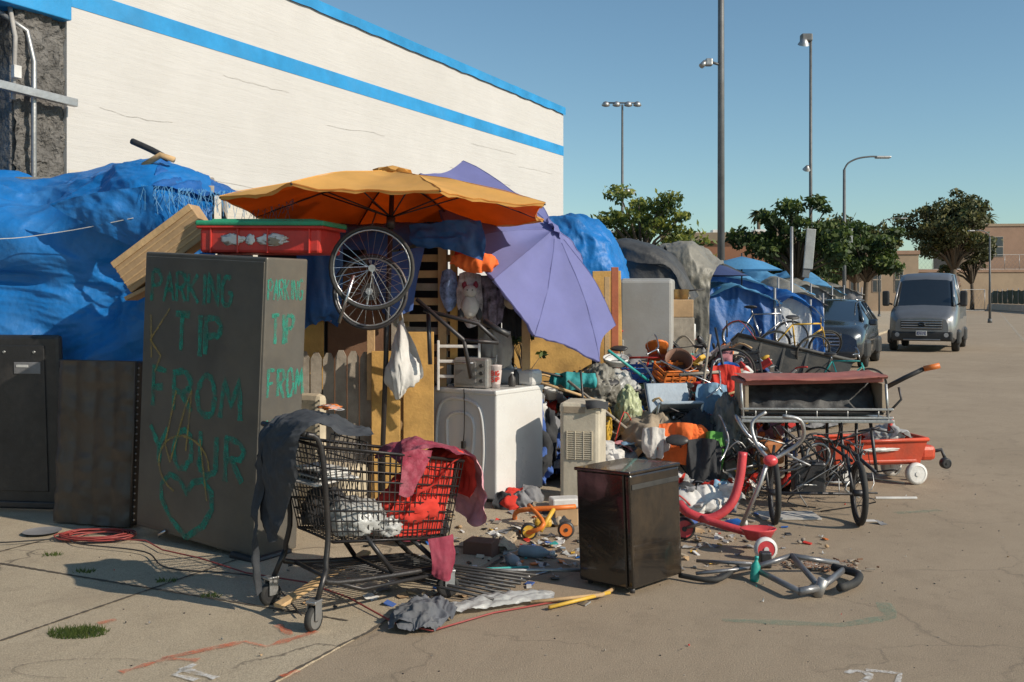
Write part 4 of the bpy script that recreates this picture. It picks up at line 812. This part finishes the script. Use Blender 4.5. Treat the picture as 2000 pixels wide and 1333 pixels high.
# ------------------------------------------------------------ tarps behind
o=O('blue_tarp'); o.sheet([[(.3,12.5,2.3),(.9,12.8,2.4),(1.5,13,2.0),(1.7,13,1.4)],[(.35,11.5,2.5),(.8,11.6,2.62),(1.25,11.6,2.3),(1.4,11.6,1.5)],[(.4,11,2.5),(.75,11,2.57),(1.1,11,2.25),(1.2,11,1.5)],[(.45,10.8,1.9),(.75,10.8,2.0),(1.05,10.8,1.9),(1.15,10.8,1.4)],[(.4,10.8,.2),(.75,10.8,.2),(1.05,10.8,.2),(1.15,10.8,.2)]],T1,110,90,.10,1.8,seed=12,tarp=True); o.done()
o=O('black_canopy'); o.sheet([[(1.0,14.5,2.3),(1.7,14.5,2.5),(2.4,14.5,2.3),(2.7,14.5,1.7)],[(1.05,12.6,2.35),(1.5,12.4,2.4),(2.0,12.4,2.2),(2.3,12.4,1.7)],[(1.15,12.2,2.25),(1.5,12.0,2.15),(1.9,12.0,2.05),(2.15,12.1,1.6)],[(1.1,12.2,1.9),(1.5,12.05,1.88),(1.9,12.05,1.85),(2.15,12.1,1.4)],[(1.1,12.3,.2),(1.5,12.2,.2),(1.9,12.1,.2),(2.15,12.2,.2)]],TB,70,60,.05,1.8,seed=3,tarp=True)
o.write('dla',1.25,2.0,.07,.012,lambda a,b:(a,12.0-(a-1.2)*.1,b),CLW,.1,.7); o.done()
o=O('grey_tarp'); o.sheet([[(2.2,15,2.45),(2.7,15,2.5),(3.2,15,2.2)],[(2.1,13.5,2.35),(2.4,13.4,2.4),(2.75,13.4,2.1)],[(2.05,13.2,1.8),(2.3,13.1,1.8),(2.6,13.1,1.7)],[(2.05,13.2,.2),(2.3,13.1,.2),(2.6,13.1,.2)]],TG,70,60,.09,2.0,seed=4,tarp=True); o.done()
o=O('refrigerator',(1.14,10.55,.1),-12); FW=M('fridge_offwhite',(.36,.35,.33),.4,var=.12,sc=2,dirt=.4,dcol=(.24,.2,.15),bump=.1); o.box((0,.07,.05),(.55,.62,1.8),FW,.03); o.box((0,0,.05),(.55,.065,1.78),FW,.04); o.box((.02,-.03,.8),(.045,0,1.15),FW,.008); o.box((.02,.02,0),(.53,.6,.06),BLK,0); o.done()
o=O('saucepan',(1.83,10.9,1.68)); PANM=M('brass_pan',(.5,.36,.17),.3,.8); o.lathe([(.1,0),(.11,.1),(.115,.105)],PANM,20); o.tube([(.1,0,.09),(.28,0,.11)],.008,BLK); o.box((-.12,-.1,-.2),(.14,.15,-.005),CARD,.01); o.box((-.13,-.1,-1.6),(.15,.2,-.2),WOOD,.01); o.done()
o=O('string_lantern',(1.95,11.,1.2)); o.lathe([(.02,0),(.08,.03),(.08,.2),(.02,.24)],WHT,16); o.tube([(0,0,.24),(0,0,.5)],.004,WHT); o.box((-.02,-.0,.5),(.02,.3,.53),WOOD,.003); o.done()
def tent(name,x,y,w,d,h,m,m2,seed,flat=.3,r=0):
    o=O(name,(x,y,.1),r); a1=R(.9,1.15); a2=R(.75,1.05)
    o.sheet([[(-w*.1,d,h*.7),(w*.5,d,h*a2),(w*1.1,d,h*.7)],[(-.08*w,d*.5,h*.8),(w*R(.35,.65),d*.5,h*a1),(w*1.08,d*.5,h*.78)],[(-.1,-.08,h*.74),(w*.5,-.15,h*.86),(w+.1,-.08,h*.72)]],m,40,50,.08,1.8,seed=seed,tarp=True)
    o.sheet([[(0,0,h*.8),(w*.33,.0,h*.86),(w*.66,0,h*.84),(w,0,h*.76)],[(0,-.05,h*.4),(w*.33,-.1,h*.4),(w*.66,-.02,h*.4),(w,-.1,h*.4)],[(-.05,-.15,0),(w*.33,-.1,0),(w*.66,-.2,0),(w+.05,-.1,0)]],m2,60,60,.10,2.,(1.4,1,.5),seed=seed+3,tarp=True)
    o.sheet([[(w,0,h*.76),(w*1.0,d*.5,h*.8),(w,d,h*.7)],[(w+.05,0,0),(w+.08,d*.5,0),(w+.05,d,0)]],m2,34,34,.08,1.8,seed=seed+5,tarp=True)
    for a in (0,w): o.tube([(a,-.02,0),(a,-.02,h*.85)],.02,GALV,6)
    o.done()
tent('camp_tent',2.65,14.8,1.25,2.0,2.05,T3,T2,3); tent('camp_tent',4.25,16.2,.6,1.6,1.85,T2,TW,5); tent('camp_tent',2.7,17.6,2.0,2.5,2.3,T3,T2,7)
tent('camp_tent',5.2,20.5,1.2,2.5,2.0,TG,T2,9); tent('camp_tent',5.6,24,1.6,3,2.3,T3,TG,11); tent('camp_tent',7.2,28,1.8,3,2.3,TG,CLG,13); tent('camp_tent',8.8,33,2.2,4,2.4,T3,TG,15); tent('camp_tent',11.5,39,2.2,4,2.4,TG,CLG,17)
def smallumb(x,y,z,m):
    o=O('umbrella',(x,y,z)); vs=[(0,0,.25)];fs=[]
    for r_ in (.35,.65):
        for i in range(16): a=i*math.pi/8; s_=1 if i%2==0 else .95; vs.append((r_*s_*math.cos(a),r_*s_*math.sin(a),.25-(r_**1.5)*.42))
    for i in range(16): j=(i+1)%16; fs+=[[0,1+i,1+j],[1+i,17+i,17+j,1+j]]
    o.add(vs,fs,m,True); o.tube([(0,0,.3),(0,0,-1.9)],.012,DGM,6); o.done()
smallumb(2.95,15.3,2.05,CLD); smallumb(2.75,14.3,1.98,M('navy_cloth',(.03,.05,.14),.8)); smallumb(3.6,15.6,2.1,T3)
# ------------------------------------------------------------ PILE
DK=[CLD,CLG,CLT,CLB,CLBr,CLD]
heap('clothes_pile',.45,9.2,.1,.7,.7,.55,DK,5); heap('clothes_pile',1.2,10.0,.1,1.2,1.1,.78,DK+[CLGn,CLO],6); heap('clothes_pile',1.9,10.2,.05,1.1,1.0,.75,DK+[CLW,CLR,CLLB],6)
heap('clothes_pile',2.2,11.5,.0,1.2,1.2,.85,DK,5); heap('clothes_pile',.2,8.9,.1,.45,.4,.75,DK+[CLW],5); heap('clothes_pile',.15,8.45,.1,.3,.3,.55,[CLG,CLD,CLW,CLB],4); heap('clothes_pile',.78,8.6,.1,.5,.5,.45,[CLG,CLD,CLO,CLW,CLPk],5)
heap('clothes_pile',1.55,9.1,.0,.9,.6,.5,DK+[CLO,CLPk],5); heap('clothes_pile',2.7,12.6,.0,1.4,1.2,.8,[CLD,CLG,CLBr],4)
bag(.98,9.55,.6,.24,.2,.24,BAG,'plastic_bag'); bag(.83,9.4,.7,.22,.18,.22,TG,'grey_bag'); bag(1.05,9.0,.42,.13,.12,.28,M('green_white_bag',(.4,.44,.25),.4,var=.7,sc=7),'plastic_bag'); bag(1.25,8.85,0,.46,.3,.4,CLT,'canvas_bag'); bag(1.9,8.7,.0,.19,.18,.5,TG,'grey_bag'); bag(1.62,8.7,0,.22,.2,.42,CLD,'backpack'); bag(.7,9.9,.75,.22,.2,.18,BBAG); bag(1.5,9.9,.65,.2,.2,.2,BBAG); bag(1.3,9.3,.5,.2,.2,.2,BBAG); bag(1.95,9.5,.4,.25,.2,.25,BBAG)
cl('orange_jacket',1.25,1.6,8.45,.62,.28,CLO,3,.06,.1); cl('white_sheet',1.12,1.32,8.45,.58,.32,CLW,4,.05); cl('green_jacket',1.6,1.78,8.42,.55,.2,M('green_cloth',(.1,.3,.06),.9),5,.05); cl('dark_jacket',1.48,1.72,8.35,.5,.1,CLD,5,.06)
cl('red_shirt',1.9,2.15,9.4,1.05,.75,CLR,6,.05); cl('teal_shirt',.35,.75,9.1,1.0,.85,M('teal_cloth',(.03,.3,.32),.8),7,.05); cl('striped_shirt',1.7,1.95,9.1,.9,.6,CLLB,8,.05)
o=O('folding_chair',(1.25,9.0,.62),10,rx(-25)); BG=M('blue_grey_plastic',(.33,.4,.47),.45); o.box((0,0,0),(.4,.03,.32),BG,.03); o.box((.0,-.33,.0),(.4,0,.03),BG,.015)
for x in (0,.4): o.tube([(x,.02,.33),(x,0,-.1),(x,-.35,-.25)],.012,CHR,6); o.tube([(x,.2,-.3),(x,-.3,.02)],.012,CHR,6)
o.done()
bucket(1.62,9.8,.98,.13,.18,M('brown_pot',(.2,.1,.065),.6),rx(50)@rz(20),'flower_pot'); bucket(1.45,9.9,1.1,.11,.14,ORG,rx(-30),'bucket'); bucket(.35,9.0,.78,.06,.1,WHT,rx(10),'food_tub'); bucket(.5,9.2,.85,.07,.1,M('tub_cream',(.6,.5,.35),.5),rx(0),'food_tub'); bucket(1.0,9.6,1.05,.12,.07,WHT,rx(15),'bowl'); bucket(2.1,9.7,.9,.1,.14,BLUP,rx(20)); bucket(.8,9.0,.6,.08,.13,YEL,rx(60)); bucket(1.75,9.3,.75,.09,.13,RED,rx(-40))
crate(1.0,9.1,.2,.4,.3,.28,DGM,15); crate(1.85,9.6,.6,.4,.3,.28,BLK,-20,ry(15)); crate(2.0,10.3,.6,.45,.3,.3,RED,10); crate(.5,8.75,.4,.35,.25,.2,YEL,-15,rx(20)); crate(1.6,10.5,.8,.4,.3,.3,TEAL,30)
crate(1.45,9.55,.85,.35,.25,.15,ORG,20,rx(20)); crate(.3,9.5,.75,.4,.3,.15,BLK,0); crate(1.1,9.9,.85,.35,.25,.15,BLUP,-20,rx(10)); crate(2.3,10.9,.75,.45,.35,.3,DGM,-12,ry(-10)); crate(2.5,11.6,.8,.4,.3,.28,BLK,25,rx(20))
bike('child_bicycle',(1.0,10.2,.6),-20,rx(25),RED,.7); bike('bicycle',(.6,9.6,.3),15,rx(35),DGM,.8); bike('bicycle',(1.3,8.9,.05),-10,rx(50),BLK,.75); bike('bicycle',(1.7,9.6,.45),-35,rx(40),TEAL,.6)
for x,y,z,r_,a_ in ((1.45,8.95,.62,.16,60),(2.3,10.4,.95,.24,20),(.75,8.95,.62,.17,75)):
    o=O('bicycle_wheel',(x,y,z),R(-40,40),rx(a_)); o.wheel((0,0,0),r_,.012,RUB,CHR,None,16); o.done()
o=O('garden_tools')
for p in ([(.05,8.9,1.0),(.9,9.0,.72)],[(.1,8.95,1.06),(.75,9.2,.9)],[(.5,8.9,.95),(1.0,8.7,.55)],[(1.4,9.4,1.1),(1.95,9.2,.85)],[(1.55,9.2,.98),(2.2,9.5,1.0)],[(1.9,9.4,1.1),(1.7,9.0,.5)],[(.9,9.3,1.2),(1.3,9.5,.9)],[(.6,8.7,1.05),(.64,8.7,.55)],[(1.75,9.3,.6),(1.85,9.3,1.35)],[(2.15,9.6,.5),(2.0,9.8,1.4)]):
    o.tube(p,R(.009,.016),random.choice([DGM,WOOD,CHR,BLK,TEAL,PINE]),7)
for i in range(75):
    x=R(.3,2.4);y=R(8.7,11.2);z=.35+.3*(y-8.7)+R(0,.35); a=R(0,6.28);l=R(.2,.6); o.tube([(x,y,z),(x+l*.5*math.cos(a),y+.1*math.sin(a),z+R(-.1,.15)),(x+l*math.cos(a),y+.2*math.sin(a),z+R(-.15,.1))],R(.004,.012),random.choice([DGM,WOOD,CHR,BLK,BLK,PINE,RED,GALV]),6,smooth=3)
o.done()
SM_=[DGM,BLK,WHT,RED,ORG,YEL,TEAL,CARD,CLB,GALV,BEI,WOOD,BLK,DGM,CLG,BG,CLW,BLUP,RED]
SHM=[CLW,CLD,CLO,CLB,BAG,CLR,BAG,CLLB,CLPk,CLBr,CLG]
def junk(o,x,y,z,i,smin=.02,smax=.085):
    m=random.choice(SM_); T_=tr(x,y,z)@rz(R(0,360))@rx(R(-60,60))@ry(R(-60,60)); k=R(0,1); s_=R(smin,smax)
    if k<.3: o.box((-s_,-s_*R(.3,1),-s_*R(.1,.5)),(s_,s_*R(.3,1),s_*R(.1,.5)),m,.006,T_,1)
    elif k<.42: o.lathe([(s_*.4,-s_),(s_*.45,s_*.5),(s_*.2,s_)],m,10,T_)
    elif k<.5: o.ring((0,0,0),s_*1.1,.005,m,T_,16,4)
    elif k<.85: s_*=1.6; o.sheet([[(-s_,-s_,0),(0,-s_,.03),(s_,-s_,0)],[(-s_,0,0),(0,0,.05),(s_,0,0)],[(-s_,s_,0),(0,s_,0),(s_,s_,-.03)]],random.choice(SHM),10,10,.035,9,(1,1,1),T_,seed=i)
    else: o.tube([(-s_*2,0,0),(0,s_*.5,s_*.3),(s_*2,0,0)],s_*.13,m,6,False,T_,3)
o=O('rubbish_pile')
for i in range(950):
    x=R(.25,2.45);y=R(8.5,11.); junk(o,x,y,.1+.36*(y-8.5)+R(-.12,.3),i)
for i in range(350):
    x=R(1.9,3.4);y=R(10.8,13.2); junk(o,x,y,.5+.12*(y-10.8)+R(-.3,.25),i)
for i in range(160):
    x=random.gauss(1.3,.35);y=R(7.6,8.6); junk(o,x,y,R(.02,.2),i,.015,.06)
o.done()
# ------------------------------------------------------------ tilted bin with bikes
o=O('dump_trailer',(2.95,13.0,1.22),-8,ry(13)@rx(-8)); CT2=M('trailer_tub',(.06,.06,.06),.6,dirt=.6,dcol=(.2,.175,.14))
o.add([(0,0,0),(1.5,0,0),(1.4,.05,-.46),(.12,.05,-.46),(0,.8,0),(1.5,.8,0),(1.4,.75,-.46),(.12,.75,-.46)],[[0,3,2,1],[4,5,6,7],[0,4,7,3],[1,2,6,5],[3,7,6,2]],CT2)
o.tube([(0,0,0),(1.5,0,0),(1.5,.8,0),(0,.8,0)],.025,CT2,7,True); 
for x in (.3,.6,.9,1.2): o.box((x,-.0,-.42),(x+.03,.03,-.02),CT2,.004)
o.tube([(.3,.4,-.4),(.25,.4,-1.1)],.03,CT2,7); o.tube([(1.2,.4,-.4),(1.25,.4,-.85)],.03,CT2,7)
o.wheel((.7,-.1,-.62),.2,.03,RUB,DGM,None,6); o.done()
bike('bicycle',(3.45,13.3,.85),8,rx(28),YEL,.72); bike('bicycle',(3.1,13.6,.95),-10,rx(-18),CHR,.7); bike('bicycle',(3.95,12.8,.42),-24,rx(12),TEAL,.62)
o=O('bicycle_wheel',(3.9,12.9,1.0),10,rx(20)); o.wheel((0,0,0),.24,.012,RUB,CHR,None,18); o.done()
heap('clothes_pile',3.2,13.9,.0,1.5,1.0,.9,[CLD,CLG,CLB],5); heap('clothes_pile',3.8,13.3,.0,1.2,.8,.5,[CLD,CLG,CLB],4); heap('clothes_pile',2.6,11.3,.0,.8,.8,.8,DK+[CLR],5)
# ------------------------------------------------------------ PUSHCART + wagon
o=O('vendor_pushcart',(1.92,8.3,0),-3)
RC=M('red_brown_vinyl',(.36,.11,.085),.7,dirt=.4,dcol=(.25,.16,.12)); AL=M('aluminium',(.45,.45,.44),.4,.8,dirt=.3)
o.sheet([[(.02,-.03,.98),(.3,-.03,.99),(.6,-.035,.98),(.9,-.03,1.0),(1.18,-.03,1.02)],[(.02,-.01,1.02),(.3,-.01,1.025),(.6,-.01,1.025),(.9,-.01,1.035),(1.18,-.01,1.055)],[(.02,.55,1.03),(.3,.55,1.03),(.6,.55,1.03),(.9,.55,1.04),(1.18,.55,1.06)]],RC,14,40,.012,5,seed=4)
o.box((.02,-.02,.96),(1.18,.55,1.0),RC,.012,ry(-1.5)); o.box((.03,.48,.72),(1.16,.52,.98),BLK,.004); o.box((.03,.0,.72),(1.16,.5,.74),BLK,.004); o.box((.02,-.01,.74),(.05,.5,.98),CLT,.004); o.box((1.14,-.01,.74),(1.17,.5,.98),CLT,.004)
o.sheet([[(.06,.3,.97),(.4,.25,.96),(.8,.3,.96),(1.12,.3,.97)],[(.06,.2,.86),(.4,.1,.83),(.8,.16,.85),(1.12,.2,.88)],[(.06,.1,.75),(.4,.05,.75),(.8,.08,.75),(1.12,.1,.75)]],TB,20,40,.04,5,seed=6)
for z in (.69,.76): o.box((-.02,-.06,z),(1.22,-.03,z+.02),AL,.005)
o.box((-.02,-.08,.66),(1.22,.5,.685),AL,.005)
for x in (.0,1.18): o.tube([(x,-.05,.66),(x-.02,-.05,.98)],.012,AL,6); 
for i in range(5): o.tube([(.1+i*.25,-.05,.69),(.1+i*.25,-.05,.77)],.006,AL,5)
o.tube([(1.18,.2,.9),(1.36,.1,1.02),(1.5,.05,1.1)],.02,BLK,8); o.cyl((1.5,.05,1.1),(1.62,.02,1.13),.024,ORG); o.tube([(1.18,.0,.72),(1.3,0,.85),(1.28,.0,.95)],.01,DGM,6)
for x in (.1,.45,.8,1.05): o.tube([(x,0,.66),(x+R(-.05,.05),-.1,.25)],.014,DGM,6); o.tube([(x,.4,.66),(x,.4,.1)],.014,DGM,6)
o.tube([(.05,-.5,.3),(.35,-.3,.55),(.75,-.1,.5),(.95,-.5,.32)],.015,DGM,7,smooth=4); o.tube([(.1,-.7,.2),(.7,-.7,.2)],.012,DGM,7); o.tube([(.7,-.7,.45),(.65,-.3,.5)],.012,DGM,7); o.tube([(.1,-.7,.45),(.2,-.3,.5)],.012,DGM,7)
for x in (.08,.70):
    o.wheel((0,0,0),.24,.022,RUB,DGM,tr(x,-.88,.24)@rz(86),14); o.tube([(x+.04,-.88,.24),(x+.04,-.7,.5)],.012,DGM,6); o.tube([(x-.04,-.88,.24),(x-.04,-.7,.5)],.012,DGM,6)
o.ring((.5,-.3,.42),.17,.008,DGM,rz(12),24,5); o.ring((.55,-.25,.4),.1,.012,GALV,rz(12),24,5)
o.tube([(.0,-.3,.6),(-.12,-.4,.75),(-.05,-.5,.62),(.1,-.5,.5)],.014,CHR,7,smooth=4)
o.box((.35,-.35,.12),(.6,-.2,.38),DGM,.02); o.box((.15,-.1,.3),(.35,.1,.5),M('rust_orange',(.4,.14,.04),.7),.03,rz(20))
for i in range(80): x=R(0,1);y=R(-.6,.2);z=R(.12,.64); o.tube([(x,y,z),(x+R(-.2,.2),y+R(-.1,.1),z+R(-.15,.15)),(x+R(-.3,.3),y,max(.03,z+R(-.2,.1)))],R(.003,.01),random.choice([BLK,DGM,RUB,GALV]),5,smooth=3)
o.done()
o=O('red_wagon',(2.92,8.95,.0),8); 
o.add([(0,0,.18),(.8,0,.18),(.86,-.03,.40),(-.05,-.03,.38),(0,.36,.18),(.8,.36,.18),(.86,.39,.40),(-.05,.39,.38)],[[0,1,2,3],[5,4,7,6],[4,0,3,7],[1,5,6,2],[0,4,5,1]],M('wagon_red',(.55,.07,.03),.4,dirt=.35)); WR_=MC['wagon_red']
o.tube([(-.05,-.03,.385),(.86,-.03,.405),(.86,.39,.405),(-.05,.39,.385)],.02,WR_,8,True); o.box((.82,.02,.2),(.98,.34,.34),WR_,.04); o.box((.2,-.04,.2),(.75,-.01,.23),WR_,.01)
o.blob((.4,-.035,.32),(.14,.008,.018),WHT,.4,4,3,flat=False)
for x,y in ((.1,-.04),(.74,-.04),(.1,.4),(.74,.4)): o.disc((x,y,.1),.1,.03,RUB if x<.5 else WHT,WHT,None)
o.tube([(.95,.18,.25),(1.1,.15,.28),(1.12,.1,.18)],.018,BLK,7); o.disc((1.05,.0,.18),.05,.03,BLK,BLK)
o.blob((.55,.18,.4),(.16,.14,.1),BAG,.2,3,4); o.sheet([[(.5,.0,.42),(.6,-.03,.5),(.75,.0,.44)],[(.5,.2,.45),(.6,.2,.56),(.75,.2,.45)]],BAG,10,10,.04,8); o.tube([(.55,.1,.42),(.58,.1,.6)],.02,RED); o.done()
# ------------------------------------------------------------ tricycle
o=O('tricycle'); TRD=M('trike_red',(.6,.06,.07),.35)
o.tube([(1.6,6.9,.62),(1.57,6.88,.42),(1.5,6.85,.26),(1.36,6.85,.17),(1.22,6.9,.2),(1.18,7.0,.24)],.032,TRD,10,smooth=5)
o.tube([(1.3,6.85,.17),(1.55,6.7,.12),(1.72,6.65,.1)],.027,TRD,10,smooth=4); o.tube([(1.58,6.88,.1),(1.72,6.9,.4),(1.78,6.9,.58)],.016,GALV,8); o.blob((1.79,6.9,.56),(.05,.045,.04),TRD,.05,1,3,flat=False)
o.tube([(1.79,6.9,.56),(1.9,6.9,.62),(2.0,6.85,.72),(1.97,6.8,.85),(1.85,6.8,.88)],.014,GALV,8,smooth=4); o.tube([(1.79,6.9,.56),(1.72,7.0,.66),(1.7,7.05,.8),(1.8,7.05,.88)],.014,GALV,8,smooth=4)
o.lathe([(.001,.0),(.07,.0),(.1,.06),(.11,.07),(.105,.075),(.07,.02)],TRD,20,tr(1.62,6.55,.1)@Matrix.Diagonal((1.1,.8,1,1)),False)
o.disc((1.63,6.4,.075),.075,.025,WHT,TRD,None); o.disc((1.2,6.95,.08),.08,.025,BLK,TRD,None); o.tube([(1.63,6.4,.08),(1.6,6.6,.12)],.012,GALV); o.tube([(1.2,6.95,.08),(1.35,6.8,.16)],.012,GALV); o.done()
o=O('bicycle_frame'); GF=M('frame_grey',(.22,.22,.23),.35,.5)
for a,b_,r_ in (((1.45,6.0,.06),(1.60,5.55,.05),.018),((1.60,5.55,.05),(1.74,5.62,.05),.022),((1.74,5.62,.05),(1.7,6.05,.12),.018),((1.7,6.05,.12),(1.45,6.0,.06),.016),((1.74,5.62,.05),(2.0,6.0,.05),.02),((1.7,6.05,.12),(2.0,6.1,.06),.016),((1.45,6.0,.06),(1.1,5.95,.04),.011),((1.45,6.02,.08),(1.15,6.2,.05),.011)): o.tube([a,b_],r_,GF,9)
o.tube([(1.0,5.95,.03),(1.2,5.85,.03),(1.4,6.1,.04),(1.6,6.2,.03)],.016,RUB,7,smooth=5); o.cyl((1.72,5.62,.0),(1.76,5.62,.1),.03,GALV); o.tube([(1.95,6.05,.05),(2.05,5.9,.05),(1.98,5.75,.04),(1.85,5.62,.05)],.024,RUB,8,smooth=4); o.box((1.55,6.2,0),(1.62,6.26,.1),DGM,.01,rz(0)); o.done()
bottle(1.44,5.92,.0,.15,.028,M('teal_bottle',(.05,.5,.42),.15,trans=.3),tr(0,0,.0)@rx(-8)@ry(8),TEAL)
o=O('mulch_scraps')
for i in range(220): x=1.95+random.gauss(0,.12); y=6.25+random.gauss(0,.07); T_=tr(x,y,.015)@rz(R(0,360))@rx(R(-20,20)); s_=R(.008,.03); o.box((-s_,-.004,-.004),(s_,.004,.005),BRP if i%2 else WOOD,.001,T_,1)
o.done()
# ------------------------------------------------------------ foreground rags etc
o=O('grey_sweater'); GS=M('slate_cloth',(.11,.115,.13),.95,dirt=.4,dcol=(.25,.23,.2)); 
o.sheet([[(-.58,5.35,.03),(-.45,5.42,.06),(-.3,5.3,.02)],[(-.6,5.15,.05),(-.45,5.15,.10),(-.3,5.18,.05)],[(-.56,4.98,.02),(-.48,4.95,.05),(-.38,5.0,.02)]],GS,60,60,.07,6,seed=2,tarp=True)
o.sheet([[(-.62,5.2,.02),(-.55,5.25,.07),(-.5,5.2,.03)],[(-.62,5.0,.02),(-.55,4.98,.06),(-.5,5.02,.02)]],GS,20,20,.03,10,seed=4); o.done()
o=O('plastic_tray',(-.1,5.42,.01),-58,rx(0))
o.sheet([[(-.14,-.25,.01),(-.05,-.28,.03),(.05,-.25,.02)],[(-.12,.05,.03),(-.02,.05,.05),(.08,.03,.02)],[(-.08,.35,.01),(.02,.38,.03),(.1,.33,.02)]],BAG,50,34,.02,10,seed=3,tarp=True)
o.done()
o=O('wooden_slats'); o.tube([(.1,5.45,.02),(.5,5.55,.03),(.58,5.7,.02)],.012,PINE,6); o.tube([(.2,5.36,.02),(.55,5.6,.03)],.011,YEL,6); o.done()
o=O('mallet_sticks'); o.tube([(-.55,5.95,.06),(.45,5.98,.05)],.011,GALV,7); o.tube([(-.5,5.88,.07),(.1,6.05,.05)],.009,TEAL,7); o.cyl((-.25,5.86,.03),(-.05,5.9,.03),.03,BLK); o.tube([(-.62,6.02,.09),(-.5,5.9,.05)],.03,YEL,8); o.tube([(-.1,5.75,.03),(.3,6.02,.05)],.008,CHR,6); o.done()
o=O('wood_board'); o.box((-.02,-.35,0),(.04,.35,.02),PINE,.003,tr(-1.05,5.55,.12)@rz(-35)@rx(12)); o.done()
o=O('curtain_rod_bundle'); 
for i in range(9): o.tube([(-.85+i*.02,5.75+i*.03,.12),(-.1+i*.03,5.4+i*.06,.05)],.009,BLK,6)
o.done()
bottle(.05,6.5,.04,.24,.04,CB,rz(70)@rx(90)); bottle(-.02,6.35,.035,.2,.035,CB,rz(20)@rx(90)); bottle(1.55,7.25,.03,.18,.04,M('blue_bottle',(.03,.15,.5),.2),rz(50)@rx(75)); bottle(1.35,7.35,.03,.16,.035,CLB,rz(-50)@rx(80))
heap('clothes_pile',.05,7.75,.05,.35,.35,.16,[CLD,CLG,CLR,CLW],3); heap('clothes_pile',.25,7.5,.0,.5,.3,.14,[CLD,CLT,CLB],3); heap('clothes_pile',1.35,7.9,0,.6,.4,.2,[CLD,CLG,CLB,CLW],4); heap('clothes_pile',-.15,6.7,.0,.35,.25,.06,[CLT,BAG,CLT],1)
heap('clothes_pile',-.6,6.9,.02,.4,.3,.2,[CLD,CLR,CLP],3)
o=O('cardboard_box',(-.32,6.5,.0),-20); o.box((0,0,0),(.2,.15,.1),M('dark_card',(.14,.06,.04),.8),.005); o.done()
o=O('litter')
for i in range(520):
    k=R(0,1)
    if k<.46: x=random.gauss(.2,.45); y=random.gauss(6.75,.42)
    elif k<.75: x=random.gauss(1.4,.4);y=random.gauss(7.0,.42)
    elif k<.88: x=random.gauss(-.5,.45);y=random.gauss(5.9,.35)
    else: x=R(-2.5,4);y=R(4.6,9)
    u=x*sx+y*sy; v=x*sy-y*sx; z=.008+(hz(u) if v<-2.9 else 0); m=random.choice(SM_+[WHT,CLW,CARD,WOOD,CARD,WOOD,CLT,BLK,BLK,DGM]); s_=R(.006,.032) if k<.88 else R(.002,.007); T_=tr(x,y,z)@rz(R(0,360))@rx(R(-20,20))@ry(R(-20,20)); q=R(0,1)
    if q<.5: o.box((-s_,-s_*R(.3,1),-.004),(s_,s_*R(.3,1),.004),m,.001,T_,1)
    elif q<.8: s_*=1.3; o.sheet([[(-s_,-s_,0),(s_,-s_,.01)],[(-s_,s_,.015),(s_,s_,0)]],random.choice([CLW,BAG,CARD,CLG]),5,5,.01,30,(1,1,1),T_,seed=i)
    else: o.blob((0,0,.01),(s_*.6,s_*.5,s_*.4),random.choice([BLK,WOOD,CARD,CLG,WHT]),.3,2,1,T_,False)
for i in range(1300):
    x=R(-3.5,6);y=R(4.3,13); u=x*sx+y*sy; v=x*sy-y*sx; z=(hz(u) if v<-2.9 else 0); s_=R(.0012,.004); o.box((x-s_,y-s_,z),(x+s_,y+s_,z+s_),WOOD if i%3 else BLK,0,None,1)
o.box((2.62,7.5,.003),(2.75,7.56,.006),WHT,0); o.box((3.05,8.35,.003),(3.4,8.37,.02),WHT,.003); o.box((1.9,7.55,.003),(2.35,7.8,.02),M('foam_board',(.5,.48,.45),.8),.003)
o.done()
# ------------------------------------------------------------ world, sun, camera
to=Vector((1.25,-.72,.86)).normalized(); el=math.asin(to.z)
w=bpy.data.worlds.new('World'); S.world=w; w.use_nodes=True; N=w.node_tree.nodes; L=w.node_tree.links
sk=N.new('ShaderNodeTexSky'); sk.sky_type='NISHITA'; sk.sun_disc=False; sk.sun_elevation=el; sk.sun_rotation=math.atan2(to.x,to.y); sk.altitude=50; sk.air_density=1.; sk.dust_density=.5; sk.ozone_density=1.6
mxs=N.new('ShaderNodeMixRGB'); mxs.blend_type='MULTIPLY'; mxs.inputs[0].default_value=1; mxs.inputs[2].default_value=(.86,1.03,1.02,1)
L.new(sk.outputs[0],mxs.inputs[1]); L.new(mxs.outputs[0],N['Background'].inputs[0]); N['Background'].inputs[1].default_value=.115
sl=bpy.data.lights.new('sun','SUN'); sl.energy=4.7; sl.angle=math.radians(.5); sl.color=(1,.90,.75); so_=bpy.data.objects.new('sun',sl); S.collection.objects.link(so_); so_.rotation_euler=to.to_track_quat('Z','Y').to_euler()
cam=bpy.data.cameras.new('camera'); cam.lens=35; cam.sensor_width=36; cam.shift_y=-.041; cam.clip_end=3000; cam.clip_start=.1
co=bpy.data.objects.new('camera',cam); S.collection.objects.link(co); co.location=(0,0,1.68); co.rotation_euler=(math.radians(90),0,0); S.camera=co
S.view_settings.view_transform='Standard'; S.view_settings.look='None'; S.view_settings.exposure=0
